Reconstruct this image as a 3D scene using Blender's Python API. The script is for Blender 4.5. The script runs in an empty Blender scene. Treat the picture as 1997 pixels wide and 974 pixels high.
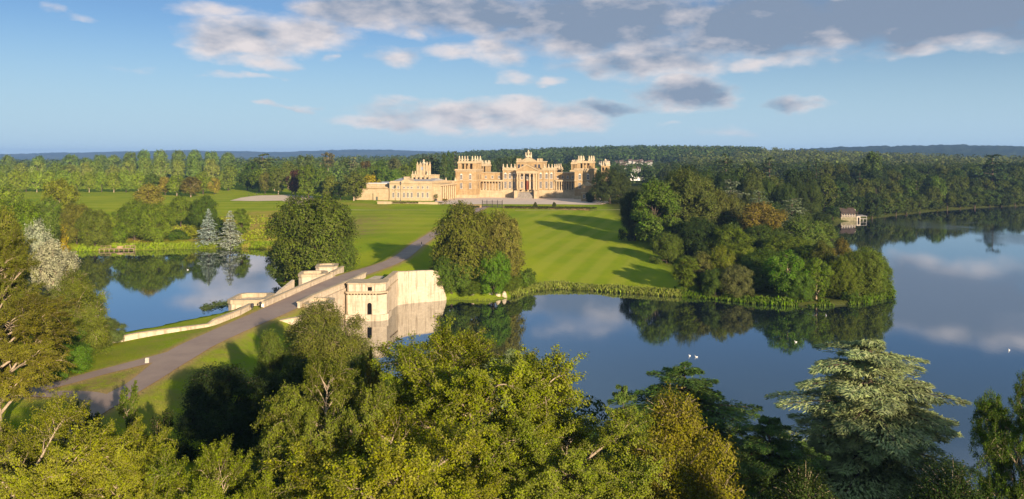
import bpy, bmesh, math, random
import numpy as np
from mathutils import Vector, Matrix

R = math.radians
SC = bpy.context.scene
COL = SC.collection
random.seed(7)

# ------------------------------------------------------------------ camera, sky, sun, exposure
CAM_H = 42.0                      # eye height above the lake, metres
FPX, CX, YH, IW = 1540.0, 998.5, 303.0, 1997.0
cam_d = bpy.data.cameras.new('camera')
cam_d.sensor_width = 36.0
cam_d.lens = FPX / IW * 36.0
cam_d.shift_y = (YH - 487.0) / IW
cam_d.clip_start, cam_d.clip_end = 0.5, 40000.0
cam = bpy.data.objects.new('camera', cam_d)
cam.location = (0, 0, CAM_H)
cam.rotation_euler = (R(90), 0, 0)
COL.objects.link(cam)
SC.camera = cam

SUN_EL, SUN_AZ = R(14.2), R(152.0)   # azimuth clockwise from +Y
world = bpy.data.worlds.new('World')
SC.world = world
world.use_nodes = True
sun_d = bpy.data.lights.new('sun', 'SUN')
sun_d.energy = 5.0
sun_d.angle = R(0.55)
sun_d.color = (1.0, 0.80, 0.60)
sun = bpy.data.objects.new('sun', sun_d)
sdir = Vector((math.sin(SUN_AZ) * math.cos(SUN_EL), math.cos(SUN_AZ) * math.cos(SUN_EL), math.sin(SUN_EL)))
sun.rotation_euler = sdir.to_track_quat('Z', 'Y').to_euler()
sun.location = (60, -60, 80)
COL.objects.link(sun)
vs = SC.view_settings
vs.view_transform = 'Standard'
vs.look = 'None'
vs.gamma = 1.0
vs.use_curve_mapping = False
vs.exposure = 0.95
SKY_STRENGTH = 0.052
SC.cycles.max_bounces = 6
SC.cycles.diffuse_bounces = 2
SC.cycles.glossy_bounces = 3
SC.cycles.transmission_bounces = 3
SC.cycles.volume_bounces = 0
SC.cycles.transparent_max_bounces = 4
SC.cycles.use_denoising = True
SC.cycles.caustics_reflective = False
SC.cycles.caustics_refractive = False


class NT:
    """tiny node-tree builder"""
    def __init__(s, nt):
        s.nt = nt
        nt.nodes.clear()

    def n(s, typ, **kw):
        nd = s.nt.nodes.new(typ)
        for k, v in kw.items():
            setattr(nd, k, v)
        return nd

    def put(s, sock, v):
        if isinstance(v, bpy.types.NodeSocket):
            s.nt.links.new(v, sock)
        elif v is not None:
            sock.default_value = v

    def m(s, op, a, b=None, c=None, clamp=False):
        nd = s.n('ShaderNodeMath', operation=op, use_clamp=clamp)
        s.put(nd.inputs[0], a)
        s.put(nd.inputs[1], b)
        s.put(nd.inputs[2], c)
        return nd.outputs[0]

    def v(s, op, a, b=None, scale=None):
        nd = s.n('ShaderNodeVectorMath', operation=op)
        s.put(nd.inputs[0], a)
        if b is not None:
            s.put(nd.inputs[1], b)
        if scale is not None:
            s.put(nd.inputs['Scale'], scale)
        return nd.outputs[0]

    def sstep(s, x, lo, hi, a=0.0, b=1.0):
        nd = s.n('ShaderNodeMapRange', interpolation_type='SMOOTHSTEP')
        s.put(nd.inputs[0], x)
        for i, q in zip((1, 2, 3, 4), (lo, hi, a, b)):
            s.put(nd.inputs[i], q)
        return nd.outputs[0]

    def noise(s, vec, scale, detail=3.0, rough=0.5, dist=0.0, out=0):
        nd = s.n('ShaderNodeTexNoise')
        if vec is not None:
            s.put(nd.inputs['Vector'], vec)
        nd.inputs['Scale'].default_value = scale
        nd.inputs['Detail'].default_value = detail
        nd.inputs['Roughness'].default_value = rough
        nd.inputs['Distortion'].default_value = dist
        return nd.outputs[out]

    def mix(s, f, a, b, mode='MIX'):
        nd = s.n('ShaderNodeMix', data_type='RGBA', blend_type=mode)
        s.put(nd.inputs[0], f)
        for sock, q in ((nd.inputs[6], a), (nd.inputs[7], b)):
            if isinstance(q, tuple) and len(q) == 3:
                q = q + (1.0,)
            s.put(sock, q)
        return nd.outputs[2]


def build_sky():
    t = NT(world.node_tree)
    out = t.n('ShaderNodeOutputWorld')
    sky = t.n('ShaderNodeTexSky', sky_type='NISHITA')
    sky.sun_disc = False
    sky.sun_elevation = SUN_EL
    sky.sun_rotation = SUN_AZ
    sky.altitude = 100
    sky.air_density = 1.0
    sky.dust_density = 0.0
    sky.ozone_density = 5.0
    hs = t.n('ShaderNodeHueSaturation')
    hs.inputs['Hue'].default_value = 0.505
    hs.inputs['Saturation'].default_value = 1.0
    hs.inputs['Value'].default_value = 1.0
    t.put(hs.inputs['Color'], sky.outputs[0])
    d = t.n('ShaderNodeTexCoord').outputs['Generated']
    sp = t.n('ShaderNodeSeparateXYZ')
    t.put(sp.inputs[0], d)
    # direction noise, flattened so that clouds stretch along the horizon
    ds = t.v('MULTIPLY', d, (1.0, 1.0, 2.3))
    w1 = t.noise(ds, 9.0, 4, 0.6, out=1)
    w1 = t.v('SUBTRACT', w1, (0.5, 0.5, 0.5))
    wx = t.n('ShaderNodeSeparateXYZ')
    t.put(wx.inputs[0], w1)
    az = t.m('ARCTAN2', sp.outputs[0], sp.outputs[1])
    el = t.m('ARCSINE', sp.outputs[2])
    azw = t.m('MULTIPLY_ADD', wx.outputs[0], 0.11, az)
    elw = t.m('MULTIPLY_ADD', wx.outputs[1], 0.045, el)
    fb = t.noise(ds, 15.0, 6, 0.56)
    fb2 = t.noise(t.v('ADD', ds, (-0.02, 0.0, -0.035)), 15.0, 5, 0.55)
    big = t.noise(ds, 4.0, 3, 0.5)
    # cloud banks: px centre x, y, radius x, y, thickness, shade (0 lit .. 1 grey)
    banks = [
        (395, 18, 90, 28, .70, .25), (470, 72, 120, 50, .85, .35), (560, 72, 120, 40, .75, .30), (640, 85, 80, 22, .55, .1),
        (510, 123, 75, 16, .6, .1), (765, 112, 52, 24, .65, .10), (800, 62, 30, 20, .6, .05), (880, 104, 85, 17, .6, .1), (990, 105, 75, 30, .65, .12),
        (1085, 155, 36, 15, .6, .05), (1015, 150, 44, 16, .5, .15), (720, 28, 150, 42, .75, .75), (900, 28, 260, 46, .85, .95),
        (1180, 42, 250, 76, 1.05, .95), (1330, 85, 190, 48, .85, .25), (1270, 118, 190, 36, .8, .75), (1500, 45, 260, 66, 1.1, 1.), (1780, 22, 360, 72, 1.15, 1.05),
        (1790, 92, 90, 20, .7, .1), (1690, 78, 70, 22, .6, .15), (1480, 128, 50, 16, .5, .2), (1560, 112, 60, 18, .5, .2), (1980, 60, 120, 40, .7, .9),
        (960, 226, 240, 33, .85, .30), (1080, 238, 120, 24, .6, .35), (1000, 205, 110, 18, .6, .05), (800, 236, 150, 14, .5, .25),
        (1330, 178, 100, 34, .95, .9), (1220, 208, 95, 17, .7, .8), (1390, 195, 50, 22, .6, .9), (1548, 206, 66, 18, .8, .9), (1395, 255, 60, 12, .4, .7), (1310, 236, 36, 7, .45, .0),
        (275, 132, 60, 7, .40, .0), (130, 32, 40, 9, .42, .0), (85, 12, 30, 12, .35, .0), (480, 153, 60, 6, .35, .0), (560, 211, 50, 6, .38, .0), (650, 118, 16, 8, .45, 0.),
    ]
    E = D = None
    for (bx, by, rx, ry, th, sh) in banks:
        a0 = math.atan((bx - CX) / FPX)
        c = math.cos(a0)
        e0 = math.atan((YH - by) / FPX * c)
        ra, re = rx / FPX * c * c, ry / FPX * c
        q1 = t.m('MULTIPLY_ADD', azw, 1 / ra, -a0 / ra)
        q2 = t.m('MULTIPLY_ADD', elw, 1 / re, -e0 / re)
        q = t.m('ADD', t.m('MULTIPLY', q1, q1), t.m('MULTIPLY', q2, q2))
        val = t.m('MULTIPLY_ADD', q, -th * 0.75, th)
        dk = t.m('MULTIPLY', t.m('MAXIMUM', val, 0.0), sh)
        E = val if E is None else t.m('MAXIMUM', E, val)
        D = dk if D is None else t.m('MAXIMUM', D, dk)
    # broken grey cloud higher up, above the picture: the lake mirrors it
    hi = t.sstep(el, 0.19, 0.34)
    side = t.sstep(az, -0.55, 0.35)
    gen = t.m('ADD', t.m('MULTIPLY', hi, t.m('ADD', t.m('MULTIPLY', side, 0.50), t.m('MULTIPLY_ADD', big, 2.0, 0.0))), -1.02)
    E = t.m('MAXIMUM', E, gen)
    wide = t.noise(ds, 6.0, 3, 0.5)
    D = t.m('MAXIMUM', D, t.m('MULTIPLY', t.sstep(gen, -0.3, 0.1), t.m('MULTIPLY_ADD', side, 0.30, 0.72)))
    dens = t.sstep(t.m('ADD', t.m('MULTIPLY_ADD', wide, 0.8, -0.40), t.m('ADD', E, t.m('MULTIPLY_ADD', fb, 1.45, -0.725))), -0.06, 0.80)
    dens = t.m('MULTIPLY', dens, t.sstep(E, -0.5, 0.12))
    rim = t.m('SUBTRACT', fb, fb2)
    shade = t.m('ADD', t.m('MULTIPLY', D, 1.30), t.m('MULTIPLY', rim, -2.6))
    shade = t.m('ADD', shade, t.m('MULTIPLY_ADD', fb, 1.5, -0.75), clamp=True)
    ccol = t.mix(shade, (0.70, 0.635, 0.625), (0.205, 0.262, 0.355))
    side0 = t.sstep(az, -0.45, 0.30)
    bs = t.n('ShaderNodeBackground')
    skyc = t.mix(t.sstep(t.m('ABSOLUTE', el), 0.0, 0.19, 0.90, 0.0), hs.outputs[0], (4.6, 6.5, 8.1))
    # thin high veil above the picture, thicker to the right
    veil = t.mix(side0, (3.6, 5.0, 6.4), (1.35, 2.05, 2.8))
    skyc = t.mix(t.sstep(el, 0.15, 0.30, 0.0, 0.75), skyc, veil)
    t.put(bs.inputs[0], skyc)
    bs.inputs[1].default_value = SKY_STRENGTH
    bc = t.n('ShaderNodeBackground')
    t.put(bc.inputs[0], ccol)
    bc.inputs[1].default_value = 0.62
    mx = t.n('ShaderNodeMixShader')
    t.put(mx.inputs[0], t.m('MULTIPLY', dens, 0.93))
    t.put(mx.inputs[1], bs.outputs[0])
    t.put(mx.inputs[2], bc.outputs[0])
    t.put(out.inputs[0], mx.outputs[0])
    world.cycles.sampling_method = 'MANUAL'
    world.cycles.sample_map_resolution = 512


build_sky()


# ------------------------------------------------------------------ helpers
def W(px, py, z):
    """point at height z seen at photo pixel (px, py)"""
    y = FPX * (CAM_H - z) / (py - YH)
    return ((px - CX) / FPX * y, y, z)


def XP(px, y):
    return (px - CX) / FPX * y


def ZP(py, y):
    return CAM_H - (py - YH) / FPX * y


def prop(o, label=None, cat=None, group=None, kind=None):
    if label: o['label'] = label
    if cat: o['category'] = cat
    if group: o['group'] = group
    if kind: o['kind'] = kind
    return o


def link(name, me, parent=None, loc=None, rz=0.0):
    o = bpy.data.objects.new(name, me)
    COL.objects.link(o)
    if parent is not None:
        o.parent = parent
    if loc is not None:
        o.location = loc
    if rz:
        o.rotation_euler = (0, 0, rz)
    return o


def empty(name, loc=(0, 0, 0), rz=0.0, **kw):
    o = link(name, None, None, loc, rz)
    o.empty_display_size = 0.5
    return prop(o, **kw)


class MB:
    """collects solids and links them as one mesh"""
    def __init__(s):
        s.v, s.f, s.mi, s.cur = [], [], [], 0

    def add(s, vs, fs):
        b = len(s.v)
        s.v.extend([tuple(p) for p in vs])
        for f in fs:
            s.f.append([b + i for i in f])
            s.mi.append(s.cur)
        return s

    def box(s, x0, x1, y0, y1, z0, z1):
        return s.add([(x0, y0, z0), (x1, y0, z0), (x1, y1, z0), (x0, y1, z0), (x0, y0, z1), (x1, y0, z1), (x1, y1, z1), (x0, y1, z1)],
                     [(0, 3, 2, 1), (4, 5, 6, 7), (0, 1, 5, 4), (1, 2, 6, 5), (2, 3, 7, 6), (3, 0, 4, 7)])

    def prism(s, poly, z0, z1):
        n = len(poly)
        a = sum(poly[i][0] * poly[(i + 1) % n][1] - poly[(i + 1) % n][0] * poly[i][1] for i in range(n))
        if a < 0: poly = poly[::-1]
        vs = [(p[0], p[1], z0) for p in poly] + [(p[0], p[1], z1) for p in poly]
        fs = [tuple(range(n - 1, -1, -1)), tuple(range(n, 2 * n))]
        fs += [(i, (i + 1) % n, n + (i + 1) % n, n + i) for i in range(n)]
        return s.add(vs, fs)

    def profile_y(s, poly, y0, y1):
        """polygon in x,z extruded along y"""
        n = len(poly)
        a = sum(poly[i][0] * poly[(i + 1) % n][1] - poly[(i + 1) % n][0] * poly[i][1] for i in range(n))
        if a < 0: poly = poly[::-1]
        vs = [(p[0], y0, p[1]) for p in poly] + [(p[0], y1, p[1]) for p in poly]
        fs = [tuple(range(n)), tuple(range(2 * n - 1, n - 1, -1))]
        fs += [((i + 1) % n, i, n + i, n + (i + 1) % n) for i in range(n)]
        return s.add(vs, fs)

    def profile_x(s, poly, x0, x1):
        """polygon in y,z extruded along x"""
        n = len(poly)
        a = sum(poly[i][0] * poly[(i + 1) % n][1] - poly[(i + 1) % n][0] * poly[i][1] for i in range(n))
        if a < 0: poly = poly[::-1]
        vs = [(x0, p[0], p[1]) for p in poly] + [(x1, p[0], p[1]) for p in poly]
        fs = [tuple(range(n - 1, -1, -1)), tuple(range(n, 2 * n))]
        fs += [(i, (i + 1) % n, n + (i + 1) % n, n + i) for i in range(n)]
        return s.add(vs, fs)

    def lathe(s, cx, cy, prof, seg=12, rot=0.0):
        """profile of (radius, z), bottom to top"""
        vs, fs = [], []
        for (r, z) in prof:
            for k in range(seg):
                a = rot + 2 * math.pi * k / seg
                vs.append((cx + r * math.cos(a), cy + r * math.sin(a), z))
        n = len(prof)
        for i in range(n - 1):
            for k in range(seg):
                k2 = (k + 1) % seg
                fs.append((i * seg + k, i * seg + k2, (i + 1) * seg + k2, (i + 1) * seg + k))
        fs.append(tuple(range(seg - 1, -1, -1)))
        fs.append(tuple((n - 1) * seg + k for k in range(seg)))
        return s.add(vs, fs)

    def wall(s, pts, th, z0, z1):
        """vertical wall along a plan polyline; z0 and z1 lists (or numbers)"""
        n = len(pts)
        z0 = [z0] * n if not hasattr(z0, '__len__') else z0
        z1 = [z1] * n if not hasattr(z1, '__len__') else z1
        vs = []
        for i, p in enumerate(pts):
            a, b = pts[max(i - 1, 0)], pts[min(i + 1, n - 1)]
            dx, dy = b[0] - a[0], b[1] - a[1]
            l = math.hypot(dx, dy)
            nx, ny = -dy / l * th / 2, dx / l * th / 2
            vs += [(p[0] + nx, p[1] + ny, z0[i]), (p[0] - nx, p[1] - ny, z0[i]), (p[0] - nx, p[1] - ny, z1[i]), (p[0] + nx, p[1] + ny, z1[i])]
        fs = [(0, 1, 2, 3), tuple(4 * (n - 1) + k for k in (3, 2, 1, 0))]
        for i in range(n - 1):
            b = 4 * i
            for k in range(4):
                k2 = (k + 1) % 4
                fs.append((b + k, b + 4 + k, b + 4 + k2, b + k2))
        return s.add(vs, fs)

    def tube(s, pts, rs, seg=6):
        vs, fs = [], []
        n = len(pts)
        for i, p in enumerate(pts):
            a, b = Vector(pts[max(i - 1, 0)]), Vector(pts[min(i + 1, n - 1)])
            d = (b - a).normalized()
            u = d.orthogonal().normalized()
            w = d.cross(u)
            for k in range(seg):
                an = 2 * math.pi * k / seg
                vs.append(tuple(Vector(p) + (u * math.cos(an) + w * math.sin(an)) * rs[i]))
        for i in range(n - 1):
            for k in range(seg):
                k2 = (k + 1) % seg
                fs.append((i * seg + k, i * seg + k2, (i + 1) * seg + k2, (i + 1) * seg + k))
        fs.append(tuple(range(seg - 1, -1, -1)))
        fs.append(tuple((n - 1) * seg + k for k in range(seg)))
        return s.add(vs, fs)

    def mesh(s, name, *mats):
        me = bpy.data.meshes.new(name)
        me.from_pydata(s.v, [], s.f)
        for m in mats: me.materials.append(m)
        if len(mats) > 1:
            me.polygons.foreach_set('material_index', s.mi)
        me.update()
        return me

    def build(s, name, mats, parent=None, loc=None, rz=0.0):
        if not isinstance(mats, (list, tuple)): mats = [mats]
        return link(name, s.mesh(name, *mats), parent, loc, rz)


def np_mesh(name, verts, quads=None, tris=None, mats=(), midx=None, smooth=False):
    me = bpy.data.meshes.new(name)
    nq = 0 if quads is None else len(quads)
    nt = 0 if tris is None else len(tris)
    me.vertices.add(len(verts))
    me.vertices.foreach_set('co', np.asarray(verts, np.float32).ravel())
    me.loops.add(nq * 4 + nt * 3)
    parts = []
    if nq: parts.append(np.asarray(quads, np.int32).ravel())
    if nt: parts.append(np.asarray(tris, np.int32).ravel())
    me.loops.foreach_set('vertex_index', np.concatenate(parts))
    me.polygons.add(nq + nt)
    st = np.concatenate([np.arange(nq) * 4, nq * 4 + np.arange(nt) * 3]).astype(np.int32)
    me.polygons.foreach_set('loop_start', st)
    for m in mats: me.materials.append(m)
    if midx is not None: me.polygons.foreach_set('material_index', np.asarray(midx, np.int32))
    if smooth: me.polygons.foreach_set('use_smooth', np.ones(nq + nt, bool))
    me.update(calc_edges=True)
    return me


def new_mat(name):
    m = bpy.data.materials.new(name)
    m.use_nodes = True
    return m, NT(m.node_tree)


def finish(t, col, rough=0.8, bump=None, bstr=0.3, bdist=0.1, spec=0.3, metal=0.0, normal=None):
    out = t.n('ShaderNodeOutputMaterial')
    p = t.n('ShaderNodeBsdfPrincipled')
    if isinstance(col, tuple) and len(col) == 3: col = col + (1.0,)
    t.put(p.inputs['Base Color'], col)
    t.put(p.inputs['Roughness'], rough)
    p.inputs['Specular IOR Level'].default_value = spec
    p.inputs['Metallic'].default_value = metal
    if bump is not None:
        b = t.n('ShaderNodeBump')
        b.inputs['Strength'].default_value = bstr
        b.inputs['Distance'].default_value = bdist
        t.put(b.inputs['Height'], bump)
        t.put(p.inputs['Normal'], b.outputs[0])
    if normal is not None:
        t.put(p.inputs['Normal'], normal)
    t.put(out.inputs[0], p.outputs[0])


def simple_mat(name, col, rough=0.7, var=0.15, scale=1.5, spec=0.3, metal=0.0):
    m, t = new_mat(name)
    g = t.n('ShaderNodeNewGeometry').outputs['Position']
    n = t.noise(g, scale, 4, 0.6)
    lo = tuple(c * (1 - var) for c in col)
    hi = tuple(min(1, c * (1 + var)) for c in col)
    finish(t, t.mix(t.sstep(n, 0.3, 0.7), lo, hi), rough, n, 0.2, 0.05, spec, metal)
    return m


def stone_mat(name, base, dark, warm, course=0.45, stain=0.5, bump=0.5):
    m, t = new_mat(name)
    g = t.n('ShaderNodeNewGeometry').outputs['Position']
    sp = t.n('ShaderNodeSeparateXYZ')
    t.put(sp.inputs[0], g)
    n1 = t.noise(g, 0.25, 4, 0.6)
    n2 = t.noise(g, 1.7, 5, 0.65)
    streak = t.noise(t.v('MULTIPLY', g, (1.6, 1.6, 0.16)), 1.0, 4, 0.6)
    # stone courses: rows along z, staggered joints along x+y
    row = t.m('FLOOR', t.m('DIVIDE', sp.outputs[2], course))
    hx = t.m('ADD', t.m('ADD', sp.outputs[0], sp.outputs[1]), t.m('MULTIPLY', row, 0.37))
    cell = t.m('FLOOR', t.m('DIVIDE', hx, course * 2.1))
    wn = t.n('ShaderNodeTexWhiteNoise', noise_dimensions='2D')
    cv = t.n('ShaderNodeCombineXYZ')
    t.put(cv.inputs[0], row)
    t.put(cv.inputs[1], cell)
    t.put(wn.inputs['Vector'], cv.outputs[0])
    fr = t.m('FRACT', t.m('DIVIDE', sp.outputs[2], course))
    fx = t.m('FRACT', t.m('DIVIDE', hx, course * 2.1))
    jm = t.m('MAXIMUM', t.sstep(fr, 0.93, 1.0), t.sstep(fx, 0.95, 1.0))
    c = t.mix(t.sstep(n1, 0.35, 0.65), base, warm)
    c = t.mix(t.m('MULTIPLY', wn.outputs[0], 0.28), c, dark)
    c = t.mix(t.m('MULTIPLY', t.sstep(streak, 0.48, 0.72), stain), c, dark)
    c = t.mix(t.m('MULTIPLY', t.sstep(n2, 0.58, 0.75), stain * 0.7), c, dark)
    c = t.mix(t.m('MULTIPLY', jm, 0.55), c, dark)
    finish(t, c, 0.9, t.m('ADD', n2, t.m('MULTIPLY', jm, -0.5)), bump, 0.08, 0.15)
    return m
# ------------------------------------------------------------------ terrain
ROAD = np.array([(-55, 60, 5.0), (-55, 100, 4.0), (-55.1, 112, 4.0), (-55.2, 118, 4.0), (-56.2, 134, 6.0), (-56, 143, 6.3), (-54.1, 157, 6.6), (-51.5, 174, 7.2), (-46.3, 217, 7.2), (-37.5, 255, 5.6), (-34.8, 313, 5.2), (-27, 390, 5), (-16, 470, 5)])


def cr(pts, n=8):
    """Catmull-Rom through rows"""
    p = np.vstack([2 * pts[0] - pts[1], pts, 2 * pts[-1] - pts[-2]])
    out = []
    for i in range(1, len(p) - 2):
        for k in range(n):
            t = k / n
            a, b, c, d = p[i - 1], p[i], p[i + 1], p[i + 2]
            out.append(0.5 * (2 * b + (c - a) * t + (2 * a - 5 * b + 4 * c - d) * t * t + (3 * b - a - 3 * c + d) * t ** 3))
    out.append(p[-2])
    return np.array(out)


ROADS = cr(ROAD, 8)


def wl(lst):
    return [W(*p)[:2] if len(p) == 3 else p for p in lst]


LAKE_R = wl([(-45, 203), (-34, 207), (-33.5, 222.0), (-24.5, 228.3), (-20.5, 229.8), (950, 587, 0), (1000, 580, 0), (1030, 569, 0), (1080, 563, 0), (1150, 566, 0), (1200, 570, 0), (1280, 576, 0), (1330, 579, 0),
             (1400, 584, 0), (1470, 592, 0), (1560, 597, 0), (1640, 596, 0), (1690, 590, 0), (1738, 579, 0), (116, 246), (113, 264), (105, 290), (112, 325), (135, 362), (155, 400), (170, 440), (188, 478),
             (204, 497), (218, 505), (1690, 428, 0), (1750, 420, 0), (1830, 411, 0), (1920, 405, 0), (1997, 401, 0), (560, 690), (760, 720), (1000, 640), (1000, 90), (400, 62), (200, 76), (140, 84), (90, 88), (70, 92), (30, 104), (8, 118), (-14, 138), (-27, 155), (-34, 168), (-46, 182)])
LAKE_L = wl([(-98.7, 328), (530, 487, 0), (440, 484, 0), (330, 487, 0), (225, 489, 0), (150, 491, 0), (118, 498, 0), (105, 515, 0), (120, 545, 0), (150, 575, 0), (170, 600, 0), (-103, 188), (-97, 172), (-88, 163), (-79, 160), (-73, 163), (-67, 170), (-63, 180), (-57, 190),
             (-52, 220), (-57, 229), (-67, 241), (-77, 258), (-86, 290), (-97, 325)])


def poly_sd(x, y, poly):
    """signed distance, negative inside"""
    P = np.array(poly)
    n = len(P)
    d2 = np.full(x.shape, 1e18)
    ins = np.zeros(x.shape, bool)
    for i in range(n):
        ax, ay = P[i]
        bx, by = P[(i + 1) % n]
        ex, ey = bx - ax, by - ay
        L = ex * ex + ey * ey + 1e-9
        t = np.clip(((x - ax) * ex + (y - ay) * ey) / L, 0, 1)
        d2 = np.minimum(d2, (x - ax - t * ex) ** 2 + (y - ay - t * ey) ** 2)
        c = ((ay > y) != (by > y)) & (x < (bx - ax) * (y - ay) / (by - ay + 1e-12) + ax)
        ins ^= c
    d = np.sqrt(d2)
    return np.where(ins, -d, d)


CTRL = [(-57, 90, 8.6), (-55, 118, 8.1), (-56, 143, 8), (-52, 176, 8), (-43, 223, 8), (-35, 313, 8.2), (-20, 400, 10), (-16, 470, 11.6),
        (-76, 147, 6.8), (-44, 165, 5.2), (-70, 150, 7.3), (-62, 157, 7.8), (-59, 168, 8), (-95, 115, 6), (-112, 150, 2.5), (-125, 200, 1.5), (-140, 250, 1.5), (-150, 90, 10), (-190, 160, 8),
        (-40, 95, 5.6), (-30, 112, 3.2), (-22, 130, 1.6), (-44, 125, 5.6), (0, 100, 2.8), (0, 70, 6), (0, 40, 9), (60, 55, 5), (60, 85, 1.8), (120, 60, 3), (120, 20, 7), (-60, 50, 9.5), (-60, 10, 11), (0, 0, 11), (220, 40, 6),
        W(400, 455, 4), W(500, 440, 6), W(500, 415, 9), W(500, 390, 11.5), W(300, 375, 12), W(60, 375, 12), W(200, 415, 8.5), W(120, 420, 8), W(300, 470, 2.5), W(450, 475, 2.0), W(20, 450, 5),
        W(612, 560, 1.5), W(560, 555, 1.0), W(700, 470, 8), W(700, 430, 10), W(760, 470, 7.8), W(760, 440, 9), W(850, 410, 11), W(620, 395, 11.6),
        (-11, 233, 2.0), (5, 245, 1.5), (-24, 245, 6.5), (-15, 270, 6.0), W(1060, 545, 1.6), W(1150, 545, 1.6), W(1150, 500, 4.6), W(1060, 490, 5.2), W(1150, 450, 7.6), W(1150, 415, 10.4), W(1050, 420, 10), W(1100, 400, 11.7), W(1020, 404, 11.6),
        (45, 300, 4), (60, 340, 7), (80, 300, 3.0), (100, 260, 1.4), (70, 250, 1.4), (90, 340, 5), (130, 420, 7), (60, 450, 11), (120, 500, 12), (160, 560, 12), (60, 500, 12),
        (240, 580, 3), (260, 640, 10), (300, 750, 13), (450, 700, 3), (470, 800, 12), (330, 640, 4), (400, 690, 4), (600, 790, 6),
        (0, 560, 12), (-60, 560, 12), (-100, 530, 12), (-100, 640, 12), (60, 640, 12), (0, 700, 12.5), (-300, 640, 12), (-400, 760, 13), (-200, 800, 14), (0, 900, 13), (300, 1000, 14), (-500, 1000, 16), (-220, 980, 17), (600, 1000, 13)]
CT = np.array(CTRL, float)
TPS_S = 100.0


def _U(r2):
    return np.where(r2 > 1e-12, 0.5 * r2 * np.log(np.maximum(r2, 1e-12)), 0.0)


def tps_fit():
    p = CT[:, :2] / TPS_S
    n = len(p)
    r2 = ((p[:, None] - p[None]) ** 2).sum(-1)
    K = _U(r2) + np.eye(n) * 0.02
    P = np.hstack([np.ones((n, 1)), p])
    A = np.zeros((n + 3, n + 3))
    A[:n, :n] = K
    A[:n, n:] = P
    A[n:, :n] = P.T
    b = np.concatenate([CT[:, 2], np.zeros(3)])
    return np.linalg.solve(A, b)


TW = tps_fit()


def tps(x, y):
    out = TW[-3] + TW[-2] * x / TPS_S + TW[-1] * y / TPS_S
    for i in range(len(CT)):
        out = out + TW[i] * _U(((x - CT[i, 0]) ** 2 + (y - CT[i, 1]) ** 2) / TPS_S ** 2)
    return out


def sst(x, a, b):
    t = np.clip((x - a) / (b - a), 0, 1)
    return t * t * (3 - 2 * t)


def seg_d(x, y, pts):
    """distance to a polyline of (x, y, w) and the width there"""
    d = np.full(x.shape, 1e9)
    w = np.zeros(x.shape)
    for i in range(len(pts) - 1):
        ax, ay, aw = pts[i]
        bx, by, bw = pts[i + 1]
        ex, ey = bx - ax, by - ay
        t = np.clip(((x - ax) * ex + (y - ay) * ey) / (ex * ex + ey * ey), 0, 1)
        dd = np.hypot(x - ax - t * ex, y - ay - t * ey)
        m = dd < d
        d = np.where(m, dd, d)
        w = np.where(m, aw + (bw - aw) * t, w)
    return d, w


BRANCH = cr(np.array([(-57.0, 136.5, 4.0), (-60.5, 129.5, 3.6), (-64.2, 123.0, 3.2), (-67.5, 116.3, 3.2), (-73, 107, 3.2), (-80, 97, 3.2)]), 6)
SPUR = cr(np.array([(-55.5, 107.5, 3.6), (-59, 110.5, 3.4), (-63.5, 111.5, 3.2), (-69.0, 112.0, 3.0)]), 6)
RZ = np.array([(0, 9), (60, 9), (100, 8.5), (118, 8.1), (143, 8), (230, 8), (313, 8.2), (400, 10), (470, 11.6), (600, 12)])


def vnoise(x, y, s, seed=0):
    """smooth value noise"""
    xi, yi = x / s, y / s
    x0, y0 = np.floor(xi), np.floor(yi)
    fx, fy = xi - x0, yi - y0
    fx, fy = fx * fx * (3 - 2 * fx), fy * fy * (3 - 2 * fy)

    def h(a, b):
        q = np.sin(a * 127.1 + b * 311.7 + seed * 74.7) * 43758.5453
        return q - np.floor(q)
    return (h(x0, y0) * (1 - fx) + h(x0 + 1, y0) * fx) * (1 - fy) + (h(x0, y0 + 1) * (1 - fx) + h(x0 + 1, y0 + 1) * fx) * fy - 0.5


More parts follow.
